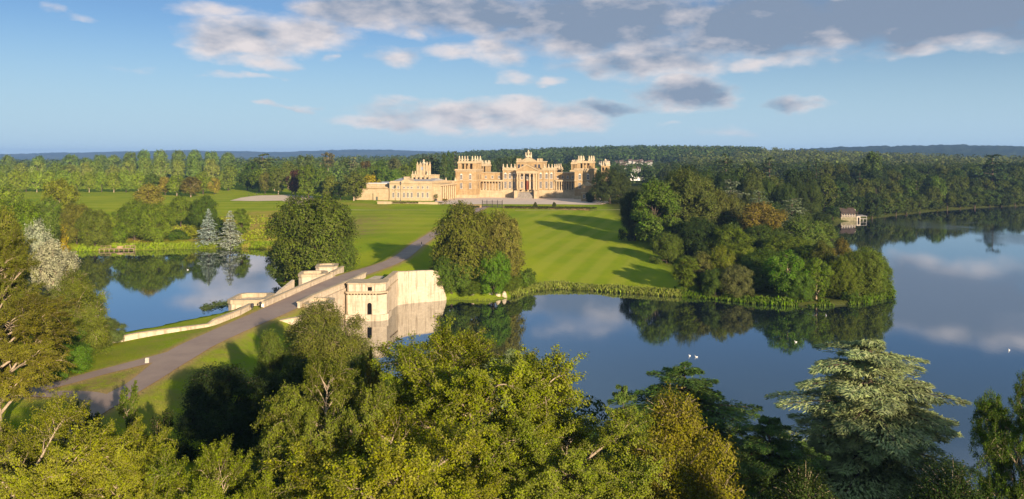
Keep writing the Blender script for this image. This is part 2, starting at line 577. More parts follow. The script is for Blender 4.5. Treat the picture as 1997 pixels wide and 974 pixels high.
def height(x, y):
    x, y = np.asarray(x, float), np.asarray(y, float)
    near = tps(np.clip(x, -520, 640), np.clip(y, 0, 1000))
    near = np.clip(near, 1.0, 18)
    # flat court in front of the palace
    c = sst(y, 478, 484) * sst(-np.abs(x + 5), -75, -66) * (1 - sst(y, 640, 700))
    near = near * (1 - c) + 12.0 * c
    far = 13 + 34 * np.exp(-((x - 330) / 620) ** 2) * sst(y, 900, 2000) + 6 * vnoise(x, y, 700, 3) * sst(y, 900, 1600)
    far = far - 4 * sst(y, 2600, 4000)
    k = sst(y, 760, 1050)
    h = near * (1 - k) + far * k
    rd, rw = seg_d(x, y, ROADS[::2])
    rz = np.interp(y, RZ[:, 0], RZ[:, 1])
    f = 1 - sst(rd, rw / 2 + 1.0, rw / 2 + np.where((x > -52) & (y > 140) & (y < 176), 4.0, 8.0))
    h = h * (1 - f) + rz * f
    for pth in (BRANCH, SPUR):
        bd, bw = seg_d(x, y, pth)
        f = 1 - sst(bd, bw / 2 + 0.8, bw / 2 + 5)
        h = h * (1 - f) + rz * f
    h = h + 0.25 * vnoise(x, y, 23, 1) * sst(rd, 5, 12) + 0.10 * vnoise(x, y, 6, 2) * sst(rd, 5, 9)
    d = np.minimum(poly_sd(x, y, LAKE_R), poly_sd(x, y, LAKE_L))
    d = d + (0.9 * vnoise(x, y, 7, 5) + 0.5 * vnoise(x, y, 2.6, 6)) * sst(np.hypot(x + 40, y - 205), 30, 60)
    sl = 0.55 + 6.0 * (1 - sst(np.hypot((x + 28), (y - 226)), 6, 12)) + 2.5 * (1 - sst(np.hypot((x + 50), (y - 195)), 28, 52)) + 1.0 * (1 - sst(np.hypot((x + 72), (y - 153)), 10, 22))
    shore = 0.18 + d * sl
    land = np.minimum(h, shore)
    land = np.where((h - shore) > 0, land - 0, land)
    bed = -0.25 + np.maximum(d * 0.4, -3.0)
    return np.where(d > 0, land, bed), d


def axis(segs):
    out = []
    for a, b, st in segs:
        out.append(np.arange(a, b, st))
    return np.concatenate(out)


def geo(a, b, n):
    return a * (b / a) ** (np.arange(1, n + 1) / n)


AX = np.concatenate([-geo(340, 9000, 22)[::-1], axis([(-340, -130, 3.0), (-130, 130, 1.6), (130, 460, 3.2)]), [460.0], geo(460, 9000, 22)])
AY = np.concatenate([axis([(-120, 30, 8), (30, 96, 2.4), (96, 262, 1.15), (262, 500, 2.0), (500, 700, 4), (700, 1000, 8)]), [1000.0], geo(1000, 10500, 34)])
GX, GY = np.meshgrid(AX, AY)
GZ, GD = height(GX, GY)


def ground(x, y):
    """height of the built ground sheet (bilinear)"""
    x, y = np.asarray(x, float), np.asarray(y, float)
    i = np.clip(np.searchsorted(AX, x) - 1, 0, len(AX) - 2)
    j = np.clip(np.searchsorted(AY, y) - 1, 0, len(AY) - 2)
    fx = (x - AX[i]) / (AX[i + 1] - AX[i])
    fy = (y - AY[j]) / (AY[j + 1] - AY[j])
    return (GZ[j, i] * (1 - fx) + GZ[j, i + 1] * fx) * (1 - fy) + (GZ[j + 1, i] * (1 - fx) + GZ[j + 1, i + 1] * fx) * fy


def gz(x, y):
    return float(ground(x, y))


def grid_mesh(name, X, Y, Z, mats, smooth=True):
    ny, nx = X.shape
    idx = np.arange(nx * ny).reshape(ny, nx)
    q = np.stack([idx[:-1, :-1], idx[:-1, 1:], idx[1:, 1:], idx[1:, :-1]], -1).reshape(-1, 4)
    return np_mesh(name, np.stack([X.ravel(), Y.ravel(), Z.ravel()], -1), q, None, mats, None, smooth)


def attr(me, name, vals):
    a = me.attributes.new(name, 'FLOAT', 'POINT')
    a.data.foreach_set('value', np.asarray(vals, np.float32).ravel())


def ground_material():
    m, t = new_mat('park_grass')
    g = t.n('ShaderNodeNewGeometry').outputs['Position']
    sp = t.n('ShaderNodeSeparateXYZ')
    t.put(sp.inputs[0], g)

    def at(nm):
        return t.n('ShaderNodeAttribute', attribute_name=nm).outputs['Fac']
    n1 = t.noise(g, 0.035, 4, 0.6)
    n2 = t.noise(g, 0.22, 5, 0.65)
    n3 = t.noise(g, 1.9, 4, 0.7)
    fine = t.noise(g, 9.0, 3, 0.7)
    c = t.mix(t.sstep(n1, 0.32, 0.68), (0.200, 0.285, 0.014), (0.300, 0.345, 0.018))
    c = t.mix(t.m('MULTIPLY', t.sstep(n2, 0.5, 0.72), 0.5), c, (0.30, 0.29, 0.035))
    c = t.mix(t.m('MULTIPLY', t.sstep(n3, 0.48, 0.75), 0.22), c, (0.16, 0.24, 0.014))
    # mowing bands
    st = t.m('SINE', t.m('ADD', t.m('MULTIPLY', sp.outputs[0], 0.62), t.m('MULTIPLY', sp.outputs[1], -0.20)))
    st2 = t.m('SINE', t.m('ADD', t.m('MULTIPLY', sp.outputs[0], 0.05), t.m('MULTIPLY', sp.outputs[1], 0.36)))
    mow = at('mow')
    ss = t.m('ADD', t.m('MULTIPLY', t.sstep(st, -0.7, 0.7), mow), t.m('MULTIPLY', t.sstep(st2, -0.8, 0.8), at('mow2')))
    c = t.mix(t.m('MULTIPLY', ss, 0.42), c, (0.36, 0.37, 0.05))
    # rough meadow, dry patches, trodden verges, wood floor
    mead = t.mix(t.sstep(t.noise(g, 0.12, 5, 0.7), 0.38, 0.62), (0.28, 0.28, 0.024), (0.40, 0.28, 0.08))
    c = t.mix(at('meadow'), c, mead)
    dry = t.m('MULTIPLY', at('dry'), t.sstep(t.m('ADD', n2, t.m('MULTIPLY', n3, 0.4)), 0.55, 0.8))
    c = t.mix(dry, c, (0.27, 0.18, 0.085))
    vg = t.m('MULTIPLY', at('verge'), t.sstep(t.m('ADD', n3, t.m('MULTIPLY', n2, 0.6)), 0.42, 0.85, 0.30, 1.0))
    c = t.mix(vg, c, (0.40, 0.27, 0.12))
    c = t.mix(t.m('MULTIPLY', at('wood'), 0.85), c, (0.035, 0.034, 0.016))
    c = t.mix(t.m('MULTIPLY', at('shore'), t.sstep(n3, 0.3, 0.7)), c, (0.07, 0.075, 0.03))
    c = t.mix(t.m('MULTIPLY', at('corn'), 0.95), c, (0.52, 0.38, 0.18))
    far = t.mix(t.sstep(t.noise(g, 0.012, 5, 0.7), 0.40, 0.6), (0.04, 0.065, 0.018), (0.10, 0.125, 0.03))
    c = t.mix(at('far'), c, far)
    c = t.mix(t.m('MULTIPLY', t.sstep(fine, 0.35, 0.65), 0.15), c, (0.10, 0.17, 0.012))
    # standing blades: the surface normal leans every way from tuft to tuft
    bl = t.v('SUBTRACT', t.noise(g, 14.0, 2, 0.8, out=1), (0.5, 0.5, 0.5))
    bl = t.v('MULTIPLY', bl, (5.0, 5.0, 0.0))
    nr = t.v('NORMALIZE', t.v('ADD', t.n('ShaderNodeNewGeometry').outputs['Normal'], bl))
    finish(t, c, 1.0, None, spec=0.0, normal=nr)
    return m


def build_ground():
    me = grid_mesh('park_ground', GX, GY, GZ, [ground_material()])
    x, y = GX, GY
    rd, rw = seg_d(x, y, ROADS)
    verge = np.clip(1.25 - (rd - rw / 2) / 1.5, 0, 1) * (y < 480)
    for pth, ww in ((BRANCH, 1.6), (SPUR, 2.0)):
        bd, bw = seg_d(x, y, pth)
        verge = np.maximum(verge, np.clip(1 - (bd - bw / 2) / ww, 0, 1))
    tri = poly_sd(x, y, [(-57.5, 134), (-67, 114), (-56.8, 112)])
    dry = np.maximum(0.40 * (1 - sst(rd, 4, 22)) * (y < 180), sst(-tri, -1.0, 1.5) * 0.75)
    dry = np.maximum(dry, 0.8 * np.exp(-((x + 80) / 22) ** 2 - ((y - 385) / 30) ** 2))
    dry = np.maximum(dry, 0.9 * np.exp(-((x - XP(735, 400)) / 9) ** 2 - ((y - 350) / 20) ** 2))
    mead = sst(-poly_sd(x, y, wl([(215, 482, 1), (340, 470, 2.), (430, 475, 2), (540, 480, 2), (560, 455, 5), (560, 420, 8.5), (455, 419, 8.5), (240, 450, 4)])), -6, 6)
    mead = np.maximum(mead, 0.75 * sst(-poly_sd(x, y, wl([(440, 424, 8), (560, 424, 8), (560, 412, 9.3), (440, 413, 9.3)])), -6, 6))
    mead = np.maximum(mead, 0.6 * sst(-poly_sd(x, y, wl([(585, 396, 11), (760, 408, 11), (760, 400, 11.5), (620, 391, 11.8)])), -4, 4))
    mow = sst(-poly_sd(x, y, wl([(1020, 555, 1.5), (1300, 560, 1.5), (1230, 450, 8), (1200, 410, 10.5), (1010, 412, 10.5), (1015, 470, 6)])), -5, 10)
    mow2 = sst(-poly_sd(x, y, wl([(150, 412, 9), (560, 412, 9.5), (560, 393, 11), (420, 378, 12), (60, 378, 12)])), -8, 8)
    mow2 = np.maximum(mow2, sst(-poly_sd(x, y, wl([(690, 460, 8), (830, 460, 8), (900, 412, 10.5), (640, 404, 11)])), -8, 8))
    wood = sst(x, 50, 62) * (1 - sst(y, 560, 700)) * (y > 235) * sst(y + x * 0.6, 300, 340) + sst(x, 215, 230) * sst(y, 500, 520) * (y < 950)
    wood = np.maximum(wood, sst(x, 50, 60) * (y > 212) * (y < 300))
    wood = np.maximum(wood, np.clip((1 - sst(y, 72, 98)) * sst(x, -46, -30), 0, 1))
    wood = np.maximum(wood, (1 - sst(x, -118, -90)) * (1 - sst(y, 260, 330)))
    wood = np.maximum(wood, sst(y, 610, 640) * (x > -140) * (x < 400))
    shore = np.clip(1 - (GD - 0.1) / 1.4, 0, 1)
    far = sst(y, 800, 1000)
    cd = poly_sd(x, y, [W(1272, 320, 22)[:2], W(1335, 319, 22)[:2], W(1330, 314.6, 26)[:2], W(1290, 315.2, 25)[:2]])
    corn = (cd < 0) * 1.0
    corn = np.maximum(corn, sst(y, 3300, 3600) * (1 - sst(y, 4300, 4600)) * (x < -900) * (x > -3400) * (vnoise(x, y, 800, 9) > -0.28))
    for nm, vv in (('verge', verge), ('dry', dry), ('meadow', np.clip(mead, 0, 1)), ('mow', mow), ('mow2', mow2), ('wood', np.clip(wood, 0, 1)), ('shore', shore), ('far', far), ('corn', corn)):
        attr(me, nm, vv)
    prop(link('ground', me), kind='structure')


build_ground()


def strip(name, pts, mat, dz=0.07, n=6, kind='structure', flat=True):
    """road sheet laid over the ground along (x, y, width) rows"""
    P = pts
    rows = []
    for i in range(len(P)):
        a, b = P[max(i - 1, 0)], P[min(i + 1, len(P) - 1)]
        d = (b - a)[:2]
        d = d / np.linalg.norm(d)
        nrm = np.array([d[1], -d[0]])
        ts = np.linspace(-0.5, 0.5, n + 1)
        xy = P[i, :2][None] + ts[:, None] * P[i, 2] * nrm[None]
        rows.append(xy)
    A = np.array(rows)
    A[:, 0] += 0.10 * vnoise(A[:, 0, 0], A[:, 0, 1], 1.7, 11)[:, None]
    A[:, -1] += 0.10 * vnoise(A[:, -1, 0], A[:, -1, 1], 1.7, 12)[:, None]
    Z = ground(A[..., 0], A[..., 1])
    if flat:
        Z = np.maximum(Z, np.interp(A[..., 1], RZ[:, 0], RZ[:, 1]) - 0.03)
    Z = Z + dz
    me = grid_mesh(name, A[..., 0], A[..., 1], Z, [mat])
    return prop(link(name, me), kind=kind)


def road_material(name, c1, c2):
    m, t = new_mat(name)
    g = t.n('ShaderNodeNewGeometry').outputs['Position']
    n1, n2 = t.noise(g, 0.18, 4, 0.6), t.noise(g, 5.0, 4, 0.7)
    c = t.mix(t.sstep(n1, 0.3, 0.7), c1, c2)
    c = t.mix(t.m('MULTIPLY', t.sstep(n2, 0.45, 0.7), 0.3), c, tuple(q * 0.7 for q in c1))
    finish(t, c, 0.9, n2, 0.3, 0.03, 0.2)
    return m


MROAD = road_material('worn_tarmac', (0.285, 0.215, 0.175), (0.345, 0.265, 0.21))
MGRAVEL = road_material('pale_gravel', (0.60, 0.47, 0.32), (0.68, 0.55, 0.39))
MCOURT = road_material('court_gravel', (0.60, 0.48, 0.37), (0.68, 0.55, 0.43))
strip('road', cr(ROAD, 30)[:, :], MROAD, 0.09, 8)
strip('path', cr(BRANCH[::3], 12), MROAD, 0.075, 5)
strip('path', cr(SPUR[::3], 12), MROAD, 0.06, 5)


def patch(name, poly, mat, dz, step=3.0):
    """gravel sheet with a polygon outline laid over the ground"""
    bm = bmesh.new()
    vs = [bm.verts.new((p[0], p[1], 0)) for p in poly]
    bm.faces.new(vs)
    for it in range(2):
        xs = [v.co.x for v in bm.verts]
        ys = [v.co.y for v in bm.verts]
    for ax, lo, hi in ((0, min(xs), max(xs)), (1, min(ys), max(ys))):
        q = lo + step
        while q < hi:
            nrm = (1, 0, 0) if ax == 0 else (0, 1, 0)
            co = (q, 0, 0) if ax == 0 else (0, q, 0)
            bmesh.ops.bisect_plane(bm, geom=bm.verts[:] + bm.edges[:] + bm.faces[:], plane_co=co, plane_no=nrm)
            q += step
    for v in bm.verts:
        v.co.z = gz(v.co.x, v.co.y) + dz
    me = bpy.data.meshes.new(name)
    bm.to_mesh(me)
    bm.free()
    me.materials.append(mat)
    return prop(link(name, me), kind='structure')


patch('forecourt', [(-49, 486), (-30, 482), (55, 482), (62, 500), (62, 575), (-52, 575)], MCOURT, 0.06)
patch('gravel_yard', [W(*p)[:2] for p in ((448, 390.5, 11.7), (470, 385, 12), (505, 381.5, 12), (560, 380.5, 12), (610, 383, 12), (612, 391, 12), (560, 391.5, 11.7), (500, 392, 11.6))], MGRAVEL, 0.12, 5.0)
patch('path', [W(*p)[:2] for p in ((548, 391.5, 11.6), (572, 390.5, 11.8), (612, 396, 11.5), (612, 401, 11.4), (575, 398, 11.4))], MGRAVEL, 0.13, 5.0)

MTRACK = road_material('worn_grass_track', (0.36, 0.34, 0.13), (0.46, 0.42, 0.20))
for tr in (((640, 406.5), (700, 409), (760, 410.5), (830, 411)), ((1005, 411), (1060, 410.6), (1120, 410.2), (1216, 409.6))):
    strip('path', cr(np.array([(*W(a, b, 10.9)[:2], 1.5) for a, b in tr]), 24), MTRACK, 0.10, 3, flat=False)


# water
def water_material():
    m, t = new_mat('lake_water')
    g = t.n('ShaderNodeNewGeometry').outputs['Position']
    sp = t.n('ShaderNodeSeparateXYZ')
    t.put(sp.inputs[0], g)
    rip = t.noise(t.v('MULTIPLY', g, (1.0, 0.55, 1.0)), 1.3, 3, 0.55)
    swell = t.noise(t.v('MULTIPLY', g, (1.0, 0.5, 1.0)), 0.16, 3, 0.5)
    calm = t.sstep(t.noise(t.v('MULTIPLY', g, (1.0, 0.6, 1.0)), 0.014, 3, 0.5), 0.5, 0.66)
    breeze = t.m('MULTIPLY', calm, t.sstep(sp.outputs[0], 60, 130))
    h = t.m('ADD', t.m('MULTIPLY', rip, t.m('MULTIPLY_ADD', breeze, 1.3, 0.16)), t.m('MULTIPLY', swell, 0.35))
    out = t.n('ShaderNodeOutputMaterial')
    p = t.n('ShaderNodeBsdfPrincipled')
    p.inputs['Base Color'].default_value = (0.010, 0.017, 0.022, 1)
    t.put(p.inputs['Roughness'], t.m('MULTIPLY_ADD', breeze, 0.10, 0.035))
    p.inputs['IOR'].default_value = 2.5
    p.inputs['Specular IOR Level'].default_value = 0.5
    b = t.n('ShaderNodeBump')
    b.inputs['Strength'].default_value = 0.055
    b.inputs['Distance'].default_value = 0.25
    t.put(b.inputs['Height'], h)
    t.put(p.inputs['Normal'], b.outputs[0])
    gl = t.n('ShaderNodeBsdfGlossy')
    gl.inputs['Color'].default_value = (0.88, 0.92, 0.95, 1)
    t.put(gl.inputs['Roughness'], t.m('MULTIPLY_ADD', breeze, 0.10, 0.035))
    t.put(gl.inputs['Normal'], b.outputs[0])
    mx = t.n('ShaderNodeMixShader')
    mx.inputs[0].default_value = 0.34
    t.put(mx.inputs[1], p.outputs[0])
    t.put(mx.inputs[2], gl.outputs[0])
    t.put(out.inputs[0], mx.outputs[0])
    return m


wb = MB()
wb.add([(-190, 60, 0), (1100, 60, 0), (1100, 760, 0), (-190, 760, 0)], [(0, 1, 2, 3)])
prop(wb.build('lake_water', water_material()), kind='structure')
# ------------------------------------------------------------------ bridge
MBRIDGE = stone_mat('bridge_limestone', (0.57, 0.48, 0.345), (0.27, 0.21, 0.14), (0.63, 0.53, 0.385), 0.5, 0.8)
MCOPE = stone_mat('weathered_coping', (0.46, 0.37, 0.24), (0.22, 0.18, 0.12), (0.52, 0.42, 0.27), 0.6, 0.6)
MDARK = simple_mat('opening_shade', (0.012, 0.011, 0.010), 0.95, 0.3, 2.0, 0.0)  # shade inside openings, painted as near-black panels on solid walls
br = empty('stone_bridge', (-46, 200, 0), label='long pale limestone bridge carrying the road across the lake', cat='bridge')
BO = Vector((-46, 200, 0))


def loc2(pts):
    return [(p[0] + 46, p[1] - 200) for p in pts]


b = MB()
b.prism(loc2([(-57.0, 175), (-51.5, 224), (-36, 223), (-36, 207), (-41.9, 206), (-46.9, 175)]), -2.5, 7.9)
b.build('body', MBRIDGE, br)
# left parapet, in two straight lengths, with its coping
for nm, pts, z0, z1 in (('parapet', [(-55.6, 176.2), (-54.9, 182), (-50.35, 219)], 7.0, 9.15), ('parapet', [(-50.4, 220.4), (-50.3, 226), (-49.9, 233)], 7.0, 9.1)):
    b = MB().wall(loc2(pts), 0.62, z0, z1)
    b.build(nm, MBRIDGE, br)
    c = MB().wall(loc2([(pts[0][0], pts[0][1] - 0.12)] + pts[1:-1] + [(pts[-1][0], pts[-1][1] + 0.12)]), 0.86, z1 + 0.003, z1 + 0.22)
    c.build('coping', MCOPE, br)
# right parapet
pts = [(-47.4, 175.6), (-46.6, 184), (-42.35, 208), (-40.9, 219.5)]
MB().wall(loc2(pts), 0.62, 7.0, 9.2).build('parapet', MBRIDGE, br)
MB().wall(loc2([(-47.42, 175.4), (-46.6, 184), (-42.35, 208), (-40.85, 219.7)]), 0.9, 9.203, 9.45).build('coping', MCOPE, br)


def pavilion(x0, x1, y0, y1, ztop, band, yaw=0.0, cham=1.1):
    """hollow topped stone block with a chamfered plan"""
    cx, cy = (x0 + x1) / 2, (y0 + y1) / 2
    hx, hy = (x1 - x0) / 2, (y1 - y0) / 2

    def oct(k):
        a, c2, ch = hx + k, hy + k, cham
        p = [(-a, -c2 + ch), (-a + ch, -c2), (a - ch, -c2), (a, -c2 + ch), (a, c2 - ch), (a - ch, c2), (-a + ch, c2), (-a, c2 - ch)]
        cs, sn = math.cos(yaw), math.sin(yaw)
        return [(cx + 46 + q[0] * cs - q[1] * sn, cy - 200 + q[0] * sn + q[1] * cs) for q in p]
    o = MB().prism(oct(0), -2.4, ztop - band).build('pavilion', MBRIDGE, br)
    r = MB()
    outer, inner = oct(0.18), oct(-0.75)
    n = 8
    vs = [(p[0], p[1], ztop - band + 0.003) for p in outer] + [(p[0], p[1], ztop) for p in outer] + [(p[0], p[1], ztop) for p in inner] + [(p[0], p[1], ztop - band + 0.003) for p in inner]
    fs = []
    for i in range(n):
        j = (i + 1) % n
        fs += [(i, j, n + j, n + i), (n + i, n + j, 2 * n + j, 2 * n + i), (2 * n + i, 2 * n + j, 3 * n + j, 3 * n + i), (3 * n + i, 3 * n + j, j, i)]
    r.add(vs, fs)
    r.build('rim', MCOPE, o)
    return o


pavilion(-64.5, -56.4, 178.5, 188, 9.25, 0.95)
pavilion(-58.4, -51.4, 214.5, 221.5, 9.65, 0.8, 0.1)
pavilion(-57.4, -51.4, 228.5, 236.0, 9.7, 0.35, 0.15)
pavilion(-47.2, -41.0, 176.2, 184.5, 8.75, 0.7, 0.12)
MB().wall(loc2([(-59.2, 213.5), (-60.3, 206), (-61.8, 198)]), 0.8, -2, [8.3, 6.9, 4.6]).build('buttress', MBRIDGE, br)
# wall stub coming down from the near corner
MB().wall(loc2([(-48.7, 163.6), (-45.4, 165.8), (-42.5, 169.5)]), 0.8, 4.0, [7.55, 7.75, 8.2]).build('wing_wall', MBRIDGE, br)
MB().wall(loc2([(-48.8, 163.5), (-45.4, 165.8), (-42.5, 169.6)]), 1.05, [7.553, 7.753, 8.203], [7.8, 8.0, 8.45]).build('coping', MCOPE, br)
MB().wall(loc2([(-42.2, 176.0), (-39.5, 172.5), (-36.6, 169.8)]), 0.8, 2.0, [8.2, 6.6, 4.4]).build('wing_wall', MBRIDGE, br)

# water tower
TX0, TX1, TY0, TY1 = -42.2, -32.0, 200.2, 207.4


def cham(x0, x1, y0, y1, c):
    return loc2([(x0, y0 + 0.5), (x0 + 0.5, y0), (x1 - c, y0), (x1, y0 + c), (x1, y1 - c * .4), (x1 - c * .4, y1), (x0, y1)])


tw = MB().prism(cham(TX0, TX1, TY0, TY1, 1.6), 1.55, 6.55)
tw.prism(cham(TX0 + 0.25, TX1 - 0.35, TY0 + 0.35, TY1 - 0.2, 1.6), 7.35, 9.2)
tower = tw.build('water_tower', MBRIDGE, br)
MB().prism(cham(TX0 - 0.3, TX1 + 0.45, TY0 - 0.45, TY1 + 0.2, 1.8), -2.0, 1.547).build('plinth', MBRIDGE, tower)
MB().prism(cham(TX0 - 0.2, TX1 + 0.35, TY0 - 0.35, TY1 + 0.2, 1.7), 6.95, 7.347).build('cornice', MCOPE, tower)
cb = MB()
for k in range(10):
    x = TX0 + 0.55 + k * 0.78
    cb.profile_x([((TY0 - 200) + 0.02, 6.56), ((TY0 - 200) - 0.3, 6.7), ((TY0 - 200) - 0.3, 6.946), ((TY0 - 200) + 0.02, 6.946)], x + 46, x + 46.34)
for k in range(5):
    y = TY0 + 1.75 + k * 0.95
    cb.profile_y([((TX1 + 46) - 0.02, 6.56), ((TX1 + 46) + 0.3, 6.7), ((TX1 + 46) + 0.3, 6.946), ((TX1 + 46) - 0.02, 6.946)], y - 200, y - 199.66)
cb.prism(loc2([(TX0, TY0), (TX1 - 1.5, TY0), (TX1, TY0 + 1.5), (TX1, TY1), (TX0, TY1)]), 6.553, 6.56)
cb.build('corbel', MCOPE, tower)
MB().prism(cham(TX0 + 0.05, TX1 - 0.15, TY0 + 0.15, TY1, 1.6), 9.203, 9.5).build('coping', MCOPE, tower)
# doorway and square window: near-black panels paint the shade inside, with a stone surround
fy = TY0 - 200


def arch_poly(cx, w, z0, z1):
    r = w / 2
    return [(cx - r, z0), (cx + r, z0)] + [(cx + r * math.cos(a), z1 - r + r * math.sin(a)) for a in np.linspace(0, math.pi, 9)]


d = MB().profile_y(arch_poly(9.9, 1.15, 1.6, 4.6), fy - 0.02, fy + 0.2).build('doorway', MDARK, tower)
s = MB()
ring_o, ring_i = arch_poly(9.9, 1.75, 1.6, 4.95), arch_poly(9.9, 1.15, 1.6, 4.6)
n = len(ring_o)
vs = [(p[0], fy - 0.14, p[1]) for p in ring_o] + [(p[0], fy - 0.14, p[1]) for p in ring_i] + [(p[0], fy - 0.005, p[1]) for p in ring_o] + [(p[0], fy - 0.005, p[1]) for p in ring_i]
fs = []
for i in range(1, n):
    j = (i + 1) % n
    fs += [(i, j, n + j, n + i), (2 * n + i, 2 * n + j, j, i), (n + i, n + j, 3 * n + j, 3 * n + i)]
s.add(vs, fs)
s.build('surround', MBRIDGE, tower)
MB().box(9.35, 10.45, fy + 0.33, fy + 0.6, 7.55, 8.5).build('window_opening', MDARK, tower)
MB().box(9.15, 10.65, fy + 0.22, fy + 0.345, 8.505, 8.7).build('lintel', MCOPE, tower)
MB().box(9.0, 10.9, fy + 0.25, fy + 0.345, 8.85, 8.98).build('drip_mould', MCOPE, tower)
# link wall with its blind arch, and the curved wing wall beyond
lk = MB().wall(loc2([(-33.6, 206.5), (-33.2, 213), (-32.6, 221)]), 1.1, -2.4, [9.0, 9.0, 9.25]).build('wing_wall', MBRIDGE, br)
MB().wall(loc2([(-33.5, 207.6), (-33.1, 213), (-32.5, 221.2)]), 1.4, [6.75, 6.85, 7.1], [7.05, 7.15, 7.4]).build('string_course', MCOPE, lk)
MB().wall(loc2([(-33.6, 207.4), (-33.2, 213), (-32.6, 221.3)]), 1.4, [9.003, 9.003, 9.253], [9.28, 9.28, 9.55]).build('coping', MCOPE, lk)
al = MB()
al.profile_x([(p[0], p[1]) for p in arch_poly(10.4, 2.6, 0.4, 4.4)], 13.3, 13.42)
al.build('niche', MCOPE, lk)
ws = [(-32.6, 221), (-30, 223.6), (-26.5, 225.6), (-23, 227.2), (-21.2, 228.2)]
w2 = MB().wall(loc2(ws), 1.1, -2.4, [9.2, 8.9, 8.85, 8.7, 8.2]).build('wing_wall', MBRIDGE, br)
MB().wall(loc2([(-21.4, 228.0), (-20.2, 228.6), (-19.4, 229.4)]), 1.05, -2.4, [8.0, 4.0, 0.6]).build('buttress', MBRIDGE, w2)
MB().wall(loc2(ws), 1.3, [9.203, 8.903, 8.853, 8.703, 8.203], [9.42, 9.12, 9.07, 8.92, 8.42]).build('coping', MBRIDGE, w2)
# quay of pale stone under the beech by the wing wall
q = MB()
for k, (qx, qy, r) in enumerate(((-9, 231.0, 1.6), (-6.5, 231.2, 1.2), (-4.2, 231.6, 1.0), (-11.5, 230.6, 1.2), (-2.3, 232.0, 0.8))):
    q.lathe(qx, qy + 0.6, [(r * 1.2, -1.2), (r * 1.15, 0.4), (r * 0.8, 1.3), (r * 0.3, 1.9)], 7, k)
prop(q.build('stone_bank', MBRIDGE), 'heap of pale stone at the water under the great tree right of the bridge', 'stones')

# roadside retaining wall left of the road
wp = [(-57.8, 174.5), (-58.0, 167.5), (-59.6, 158.4), (-60.4, 156.8), (-62.5, 155.4), (-66, 153), (-70.9, 149.6), (-73, 147.8), (-77.2, 146.0), (-81.0, 143.6)]
zt = [9.05, 9.0, 8.95, 8.35, 8.3, 8.3, 8.2, 8.0, 6.9, 5.9]
rw_ = empty('roadside_wall', (wp[4][0], wp[4][1], 7.5), label='low pale stone wall curving beside the road above the left hand lake', cat='wall')
o = rw_.location


def L3(pts):
    return [(p[0] - o.x, p[1] - o.y) for p in pts]


MB().wall(L3(wp), 0.6, [-3.0] * len(wp), [z - 7.5 for z in zt]).build('masonry', MBRIDGE, rw_)
MB().wall(L3(wp), 0.84, [z - 7.497 for z in zt], [z - 7.28 for z in zt]).build('coping', MCOPE, rw_)

# marker stone at the fork
MK_S = 0.68
mk = empty('marker_stone', (W(287, 709, 8.0)[0], W(287, 709, 8.0)[1], gz(*W(287, 709, 8.0)[:2])), 0.25, label='small pale squared stone block at the tip of the road fork', cat='stone marker')
mk.scale = (MK_S, MK_S, MK_S)
MPALE = simple_mat('pale_marker_stone', (0.44, 0.41, 0.34), 0.85, 0.12, 3.0)
MB().prism([(-.42, -.38), (.42, -.38), (.42, .38), (-.42, .38)], -0.2, 1.0).build('block', MPALE, mk)
MB().lathe(0, 0, [(0.66, 1.003), (0.66, 1.1), (0.42, 1.3)], 4, math.pi / 4).build('cap', MPALE, mk)
MB().box(-0.3, 0.3, -0.42, -0.383, 0.45, 0.85).build('plate', simple_mat('grey_plate', (0.35, 0.34, 0.3), 0.6), mk)
# posts by the bridge end
MPOST = simple_mat('dark_iron', (0.03, 0.03, 0.04), 0.5, 0.2, 3.0, 0.4)
MWHITE = simple_mat('white_paint', (0.75, 0.72, 0.66), 0.6, 0.06, 2.0)
for (px, py, lab, kind) in ((492, 604, 'dark litter bin on a thin post below the left bridge pavilion', 0), (509, 601, 'dark post with a white sign plate at the road edge by the left parapet', 1), (822, 480, 'short dark bollard with a white foot beside the road near the right hand great tree', 2)):
    x, y, _ = W(px, py, 8.1)
    p = empty(('litter_bin', 'sign_post', 'bollard')[kind], (x, y, gz(x, y)), 0, label=lab, cat=('litter bin', 'sign', 'bollard')[kind])
    if kind == 0:
        MB().lathe(0, 0, [(0.07, -0.1), (0.07, 0.62)], 8).build('post', MPOST, p)
        MB().lathe(0, 0, [(0.26, 0.6), (0.34, 0.75), (0.36, 1.3), (0.28, 1.42), (0.1, 1.5)], 12).build('bin', MPOST, p)
    elif kind == 1:
        MB().lathe(0, 0, [(0.08, -0.1), (0.08, 1.5), (0.04, 1.6)], 8).build('post', MPOST, p)
        MB().box(0.09, 0.62, -0.04, 0.04, 0.35, 0.95).build('plate', MWHITE, p)
        MB().box(-0.22, 0.22, -0.06, 0.0 - 0.082 + 0.02, 1.0, 1.4).build('plate', MPOST, p)
    else:
        MB().lathe(0, 0, [(0.19, -0.1), (0.19, 0.45)], 10).build('foot', MWHITE, p)
        MB().lathe(0, 0, [(0.17, 0.45), (0.15, 1.3), (0.2, 1.34), (0.12, 1.5)], 10).build('shaft', MPOST, p)
